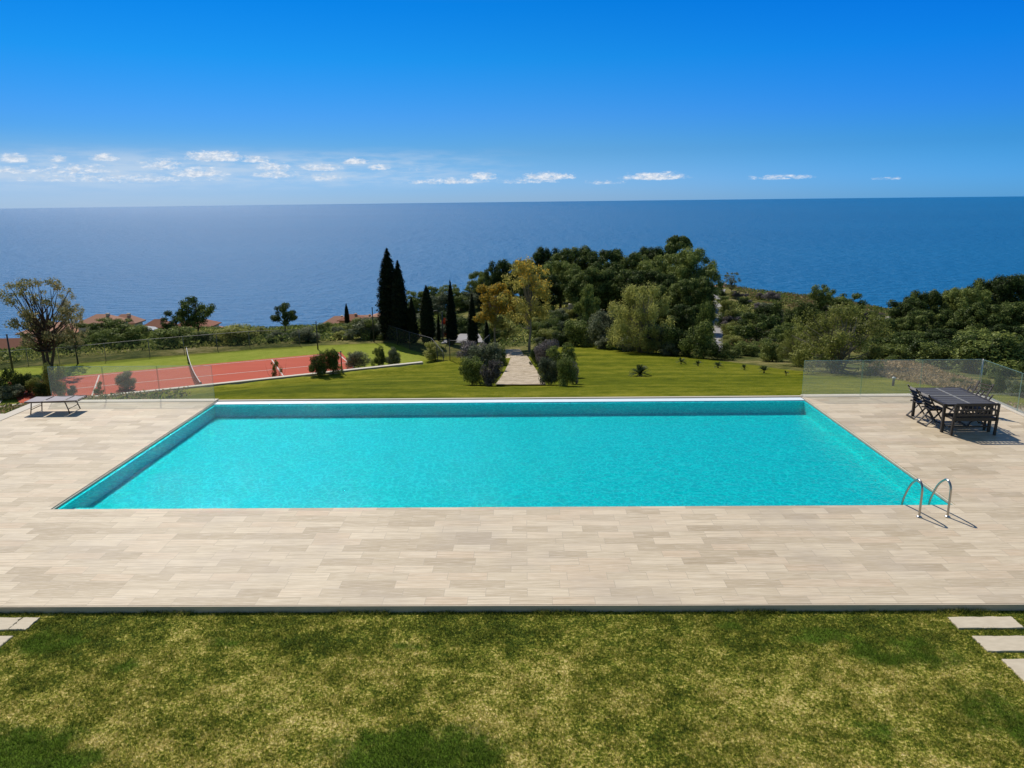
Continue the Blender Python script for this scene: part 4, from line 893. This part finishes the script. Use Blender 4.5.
# sago palm and spiky plants on the lawn
def sago(px,pb,wpx,lb,fr=46,cat='palm'):
    g=ground(px,pb); Rr=wpx*mpx(g[1])/2; o=empty('sago_palm',tuple(g),random.uniform(0,6),lb,cat)
    MB().tube([(0,0,-.1),(0,0,.1*Rr+.05)],[.12*Rr,.1*Rr],8).build('trunk',M['bark'],o)
    r=np.random.default_rng(int(px)); V=[];T=[]
    for i in range(fr):
        a=r.random()*6.283; e=r.uniform(.05,1.25); d=np.array([math.cos(a),math.sin(a)]); prev=None
        for k in range(11):
            t=k/10*Rr*r.uniform(.98,1.02); p=np.array([d[0]*t*math.cos(e),d[1]*t*math.cos(e),.12+t*math.sin(e)-.25*(t/Rr)**2*t])
            if prev is not None:
                s_=np.array([-d[1],d[0],0])*(.17 if fr>30 else .26)*Rr*(1-abs(k/10-.5)); V+= [prev,prev+s_+(p-prev)*1.2,p,prev-s_+(p-prev)*1.2]; T.append(r.random())
            prev=p
    link('fronds',leafmesh('fronds',np.array(V),np.array(T),M['Lpalm']),o)
sago(640,376,25,'dark spiky sago palm on the lawn, the largest one')
for i,(px,pb,wp) in enumerate(((681,364,9),(698,366,8),(718,368,9),(744,370,7),(764,373,11),(786,376,6))):
    sago(px,pb,wp*1.35,['first small dark spiky plant right of the sago palm','second small spiky plant in the row across the lawn','third small spiky plant in the row, middle of the lawn','fourth small spiky plant in the row','largest of the small spiky plants near the right lawn edge','last tiny plant of the row beside the glass'][i],22,'plant')

# scrub and dry grass that nobody could count
def scatter(name, n, pick, size, m, seed, h=.3):
    r=np.random.default_rng(seed); P=[]
    while len(P)<n:
        q=pick(r)
        if q is not None: P.append(q)
    P=np.array(P); z=terr_z(P); g=r; k=len(P)
    B=np.c_[P,z+g.random(k)*h]; V,T=[],[]
    N=g.normal(size=(k,3)); N/=np.linalg.norm(N,axis=1)[:,None]; a=np.cross(N,g.normal(size=(k,3))); a/=np.linalg.norm(a,axis=1)[:,None]; b=np.cross(N,a); s=size*(.5+g.random(k))[:,None]
    V=np.stack([B-a*s,B-b*s*.5,B+a*s,B+b*s*.5],1).reshape(-1,3); o=link(name,leafmesh(name,V,g.random(k),m)); return tag(o,kind='stuff')
COURT=[CW(-12.6,50),CW(12.4,50),CW(12.4,66.1),CW(-12.6,66.1)]
PATHP=[tuple(ground(*p)[:2]) for p in ((493,387),(548,387),(529,357),(509,357))]
def inpoly(poly):
    pl=np.array(poly); x0,y0=pl.min(0); x1,y1=pl.max(0)
    def f(r):
        while True:
            q=np.c_[r.uniform(x0,x1,4000),r.uniform(y0,y1,4000)]; q=q[(poly_sd(q,poly)>0)&(poly_sd(q,COURT)<0)&(poly_sd(q,PATHP)<0)]; return q
    return f
def scatter2(name,n,poly,size,m,seed,h=.3,clump=0):
    r=np.random.default_rng(seed); f=inpoly(poly); q=[]; c=0
    while c<n: a=f(r); q.append(a); c+=len(a)
    q=np.vstack(q)[:n]
    if clump:
        w_=np.sin(q[:,0]*clump+2*np.sin(q[:,1]*clump*.7))*np.sin(q[:,1]*clump*1.1+1.5*np.sin(q[:,0]*clump*.6)); q=q[w_>-.1]
    it=iter(q); return scatter(name,len(q),lambda r_: next(it),size,m,seed,h)
sc_poly=[G(-60,373),G(60,358),G(150,352),G(250,346),G(330,342),G(400,339),(-12,140),(-45,165),(-80,145),(-95,110)]
scatter2('scrub',60000,sc_poly,.16,M['Lbush'],3,.7,.5); scatter2('tall_grass',50000,sc_poly,.14,M['Lyel'],4,.35,.35)
hill_poly=[G(724,349),G(800,352),G(850,352),G(900,355),(75,90),(75,165),(42,165),(40,130)]
scatter2('hillside_scrub',55000,hill_poly,.15,M['Lbush'],5,.6,.5); scatter2('grove_undergrowth',30000,[G(488,348),G(560,347),G(612,345),(45,130),(-5,140)],.13,M['Lbush'],15,.5,.5); scatter2('grove_dry_grass',26000,[G(488,348),G(560,347),G(612,345),(45,130),(-5,140)],.13,M['Lyel'],16,.35,.35); scatter2('hillside_grass',60000,hill_poly,.14,M['Ldry'],6,.4,.4)
scatter2('bank_grass',14000,dry_poly,.07,M['Ldry'],8,.3); scatter2('verge_plants',16000,dry2,.04,M['Ldry'],9,.15,1.4)
lf_poly=[(-15.2,25),(-14.9,33),(-24,42),(-35,38),(-34,24)]
scatter2('left_bank_plants',26000,lf_poly,.07,M['Lbush'],10,.45,.9); scatter2('left_bank_dry_grass',16000,lf_poly,.06,M['Ldry'],11,.5,.7)
# side path below the left terrace edge
tag(MB().box((-24,12,-1.6),(-14.9,24.2,-1.30)).build('side_path',M['gravel']),kind='structure')
tag(MB().box((-24,24.22,-1.8),(-15.0,24.5,-1.1)).build('side_path_kerb',M['curb']),kind='structure')

# ------------------------------------------------------------------ houses
def house(px,py,wpx,lb,roof='roof',wall='wallw',hip=True,hw=3.2,hr=1.7,rz=0,Y=None,chim=True):
    best=None
    for Yk in ([Y] if Y else np.arange(118,330,3)):
        v=at(px,py,d=Yk); g=hz(v[0],Yk); e=abs(v[2]-hw-hr-g)
        if best is None or e<best[0]: best=(e,v,Yk)
    _,v,Y=best; w_=wpx*mpx(Y); d_=w_*.7; z0=v[2]-hr-hw; o=empty('house',(v[0],Y,z0),rz,lb,'house')
    x,y=w_/2,d_/2; wm=MB()
    wm.raw([(-x,-y,-6),(x,-y,-6),(x,y,-6),(-x,y,-6),(-x,-y,hw),(x,-y,hw),(x,y,hw),(-x,y,hw)],[(0,1,5,4),(1,2,6,5),(2,3,7,6),(3,0,4,7),(4,5,6,7)])
    wm.build('wall',M[wall],o)
    ov=.5; X,Yy=x+ov,y+ov; k=(X-Yy) if hip else X-.05
    V=[(-X,-Yy,hw+.02),(X,-Yy,hw+.02),(X,Yy,hw+.02),(-X,Yy,hw+.02),(-X,-Yy,hw+.2),(X,-Yy,hw+.2),(X,Yy,hw+.2),(-X,Yy,hw+.2),(-k,0,hw+hr),(k,0,hw+hr)]
    r=MB().raw(V,[(3,2,1,0),(0,1,5,4),(1,2,6,5),(2,3,7,6),(3,0,4,7),(4,5,9,8),(5,6,9),(6,7,8,9),(7,4,8)]).build('roof',M[roof],o)
    if chim:
        cx=x*.35; MB().box((cx-.25,-.45,hw+.6),(cx+.25,.05,hw+hr+.1)).box((cx-.3,-.5,hw+hr+.10),(cx+.3,.1,hw+hr+.17)).build('chimney',M[wall],r)
    n_=max(2,int(w_/3.2))
    for i in range(n_):
        wx=-x+(i+.5)*w_/n_
        if i==n_//2: MB().box((wx-.55,-y-.05,0),(wx+.55,-y-.004,2.1)).build('door',M['shut'],o)
        else:
            wi=MB().box((wx-.5,-y-.04,.95),(wx+.5,-y-.004,2.2)).build('window',M['win'],o)
            MB().box((wx-.95,-y-.07,.9),(wx-.52,-y-.01,2.25)).box((wx+.52,-y-.07,.9),(wx+.95,-y-.01,2.25)).build('shutters',M['shut'],wi)
house(16,338,50,'large red roofed house at the far left edge','roof','wallo',False,3.4,2.4,.15,Y=120)
house(3,357,40,'low lean roofed house in front of the large red roofed one','roofp','wallo',True,2.4,1.3,0,Y=104)
house(56,322,52,'pale orange roofed house behind the tall far left tree','roofp','wallw',True)
house(102,314,36,'pink roofed house on the shore line, left of its twin','roofp','wallw',True)
house(125,314,24,'cream house with a faded roof right of the pink roofed house','roofp','wallw',True)
house(158,319,24,'small brick red roofed house between the dark clump and the round topped tree','roof','wallo',True)
house(146,326,16,'small grey roofed building below the brick red roof','roofg','wallw',True,2.4,.8,chim=False)
house(196,318,34,'faded red roofed house partly hidden by the round topped tree','roof','wallw',True)
house(212,325,22,'low pinkish house right of the round topped tree trunk','roofp','wallw',True,2.4,1.2)
house(338,316,24,'pink roofed house left of the tiny cypress','roofp','wallw',True)
house(352,314,22,'dark roofed house behind the tiny cypress','roof','wallo',True,2.8,1.4)
house(364,315,34,'orange walled house with a pink roof near the tall cypresses','roofp','wallo',True)
house(384,312,20,'cream building just left of the tallest cypress','roofp','wallw',True,2.6,1.0)
house(722,284,14,'small cream house at the top of the lane','roofp','wallw',True,2.2,.8,Y=165)
house(883,318,26,'white house with a grey roof showing between the right hand trees','roofg','wallw',True,2.6,1.2,Y=112)

# stone terrace below the grove
g1=ground(566,318); g2=ground(614,322)
st=empty('stone_terrace',tuple(g1),0,'ruined stone terrace with square pillars below the grove','terrace')
zz=max(g2[2]-g1[2],0)
MB().bar((0,0,-.3),(g2[0]-g1[0],g2[1]-g1[1],-.3),.5,2.0).build('wall_body',M['stone'],st)
for t in (0.1,.5,.95): MB().box(((g2[0]-g1[0])*t-.35,(g2[1]-g1[1])*t-.6,-1),((g2[0]-g1[0])*t+.35,(g2[1]-g1[1])*t+.1,2.0)).build('pillar',M['curb'],st)
MB().bar((-.5,1.2,1.0),(g2[0]-g1[0]+.5,g2[1]-g1[1]+1.2,1.0),3.0,.2).build('paving',M['path'],st)

# ------------------------------------------------------------------ fences, poles, small things
def fence(name,pts,h_,lb,cat,group=None,mesh=True,rail='rail',step=2.6,r_=.028):
    P=[ground(*p)[:2] if len(p)==2 and p[1]>200 else np.array(p[:2]) for p in pts]; o=empty(name,(P[0][0],P[0][1],hz(*P[0])),0,lb,cat,group); b0=np.array([P[0][0],P[0][1],hz(*P[0])])
    poly=[]
    for a,b in zip(P[:-1],P[1:]):
        n_=max(1,int(np.linalg.norm(b-a)/step))
        for i in range(n_): q=a+(b-a)*i/n_; poly.append(np.array([q[0],q[1],hz(*q)])-b0)
    poly.append(np.array([*P[-1],hz(*P[-1])])-b0); z=np.array([0,0,h_])
    for q in poly[:100]: MB().tube([q-[0,0,.3],q+z],r_,6).build('post',M[rail],o)
    MB().tube([q+z for q in poly],r_*.8,6).build('top_rail',M[rail],o)
    if mesh: MB().raw([tuple(q) for q in poly]+[tuple(q+z*.97) for q in poly],[(i,i+1,len(poly)+i+1,len(poly)+i) for i in range(len(poly)-1)]).build('wire_mesh',M['wire'],o)
fence('wire_fence',[(-30,372),(60,366),(150,357),(250,348),(300,346)],1.5,'long grey wire fence between the tennis court lawn and the scrubland','fence')
fence('wire_fence',[(386,341),(410,350),(432,357),(450,361)],1.6,'dark wire fence descending in front of the cypresses','fence',rail='darkmetal')
fence('wire_fence',[(450,361),(466,362),(490,352)],1.5,'short dark wire fence from the yellow green shrub towards the path','fence',rail='darkmetal')
fence('handrail',[(16.5,21.5),(16.8,16.5),(17,12)],.95,'grey handrail beyond the side glass at the right','handrail',mesh=False,step=1.6,r_=.025)
def pole(px,pb,pt,lb,lamp=False,r_=.05,name='street_lamp'):
    g=ground(px,pb); v=at(px,pt,d=g[1]); H=v[2]-g[2]; o=empty(name,tuple(g),0,lb,'lamp post' if lamp else 'pole')
    MB().tube([(0,0,-.2),(0,0,H)],[r_*1.3,r_*.8],8).build('pole',M['darkmetal'],o)
    if lamp:
        MB().tube([(0,0,H*.97),(-.5,0,H+.15),(-1.1,0,H+.05)],r_*.6,6).build('arm',M['darkmetal'],o)
        MB().box((-1.6,-.12,H-.05),(-1.0,.12,H+.07),bev=.03).build('lamp_head',M['rail'],o)
    else: MB().box((-.05,-.05,H),(.05,.05,H+.06),bev=.01).build('cap',M['darkmetal'],o)
pole(13,372,335,'dark slim pole at the far left before the red roofed house',r_=.07,name='garden_pole')
pole(443,341,312,'lamp post with a curved arm between the cypresses',True)
pole(318,350,322,'thin dark pole on the scrubland below the distant pink roofs',name='garden_pole')
pole(323,361+2,330,'thin dark pole behind the pair of shrubs at the court corner',name='garden_pole') if False else None
pole(374,342,308,'thin utility pole left of the tallest cypress',name='utility_pole')
pole(342,372,352,'short dark post at the corner of the tennis court',r_=.04,name='garden_post')
# small garden spotlight on the lawn behind the glass
g=ground(893,386); gp=empty('garden_spotlight',tuple(g),.5,'small white headed garden spotlight on a post behind the glass','garden light')
MB().tube([(0,0,-.1),(0,0,.32)],.05,8).build('post',M['darkmetal'],gp)
MB().tube([(0,-.06,.34),(0,.02,.34),(0,.06,.34)],[.06,.06,.035],12).build('lamp_head',M['white'],gp)
# ------------------------------------------------------------------ grass of the near lawn
def grass():
    r=np.random.default_rng(2); n=330000
    Y=5.6+(9.98-5.6)*r.random(n)**.9; X=(r.random(n)*2-1)*(Y*.74+1.2); keep=np.ones(n,bool)
    for (x0,y0),(x1,y1),_ in stones: keep&=~((X>x0-.01)&(X<x1+.01)&(Y>y0-.01)&(Y<y1+.01))
    X=X[keep];Y=Y[keep];n=len(X); f=np.zeros(n)
    for (cx,cy_),(wx,wy) in DG: f=np.maximum(f,np.clip(1.2-((X-cx)/wx)**2-((Y-cy_)/wy)**2,0,1)*min(1,wx*.75))
    cl_=.5+.5*np.sin(X*5.1+2*np.sin(Y*4.3))*np.sin(Y*6.7+2*np.sin(X*3.1)); h=(.018+.022*cl_+.014*f+(Y>9.88)*.03*(np.sin(X*3.3)*np.sin(X*1.1+1)>.3))*(.6+.8*r.random(n))
    a=r.random(n)*6.283; le=r.normal(0,.6,(n,2))*h[:,None]; wd_=.0035+.0025*r.random(n)
    dx,dy=np.cos(a)*wd_,np.sin(a)*wd_; z=np.full(n,-.102)
    V=np.stack([np.c_[X-dx,Y-dy,z],np.c_[X+dx,Y+dy,z],np.c_[X+le[:,0],Y+le[:,1],z+h]],1).reshape(-1,3)
    me=bpy.data.meshes.new('grass'); fill(me,V,np.arange(len(V)).reshape(-1,3))
    A=me.attributes.new('tint','FLOAT','POINT'); A.data.foreach_set('value',np.repeat(r.random(n)**1.5,3).astype(np.float32)); me.materials.append(M['blade'])
    return tag(link('grass',me),kind='stuff')
grass()
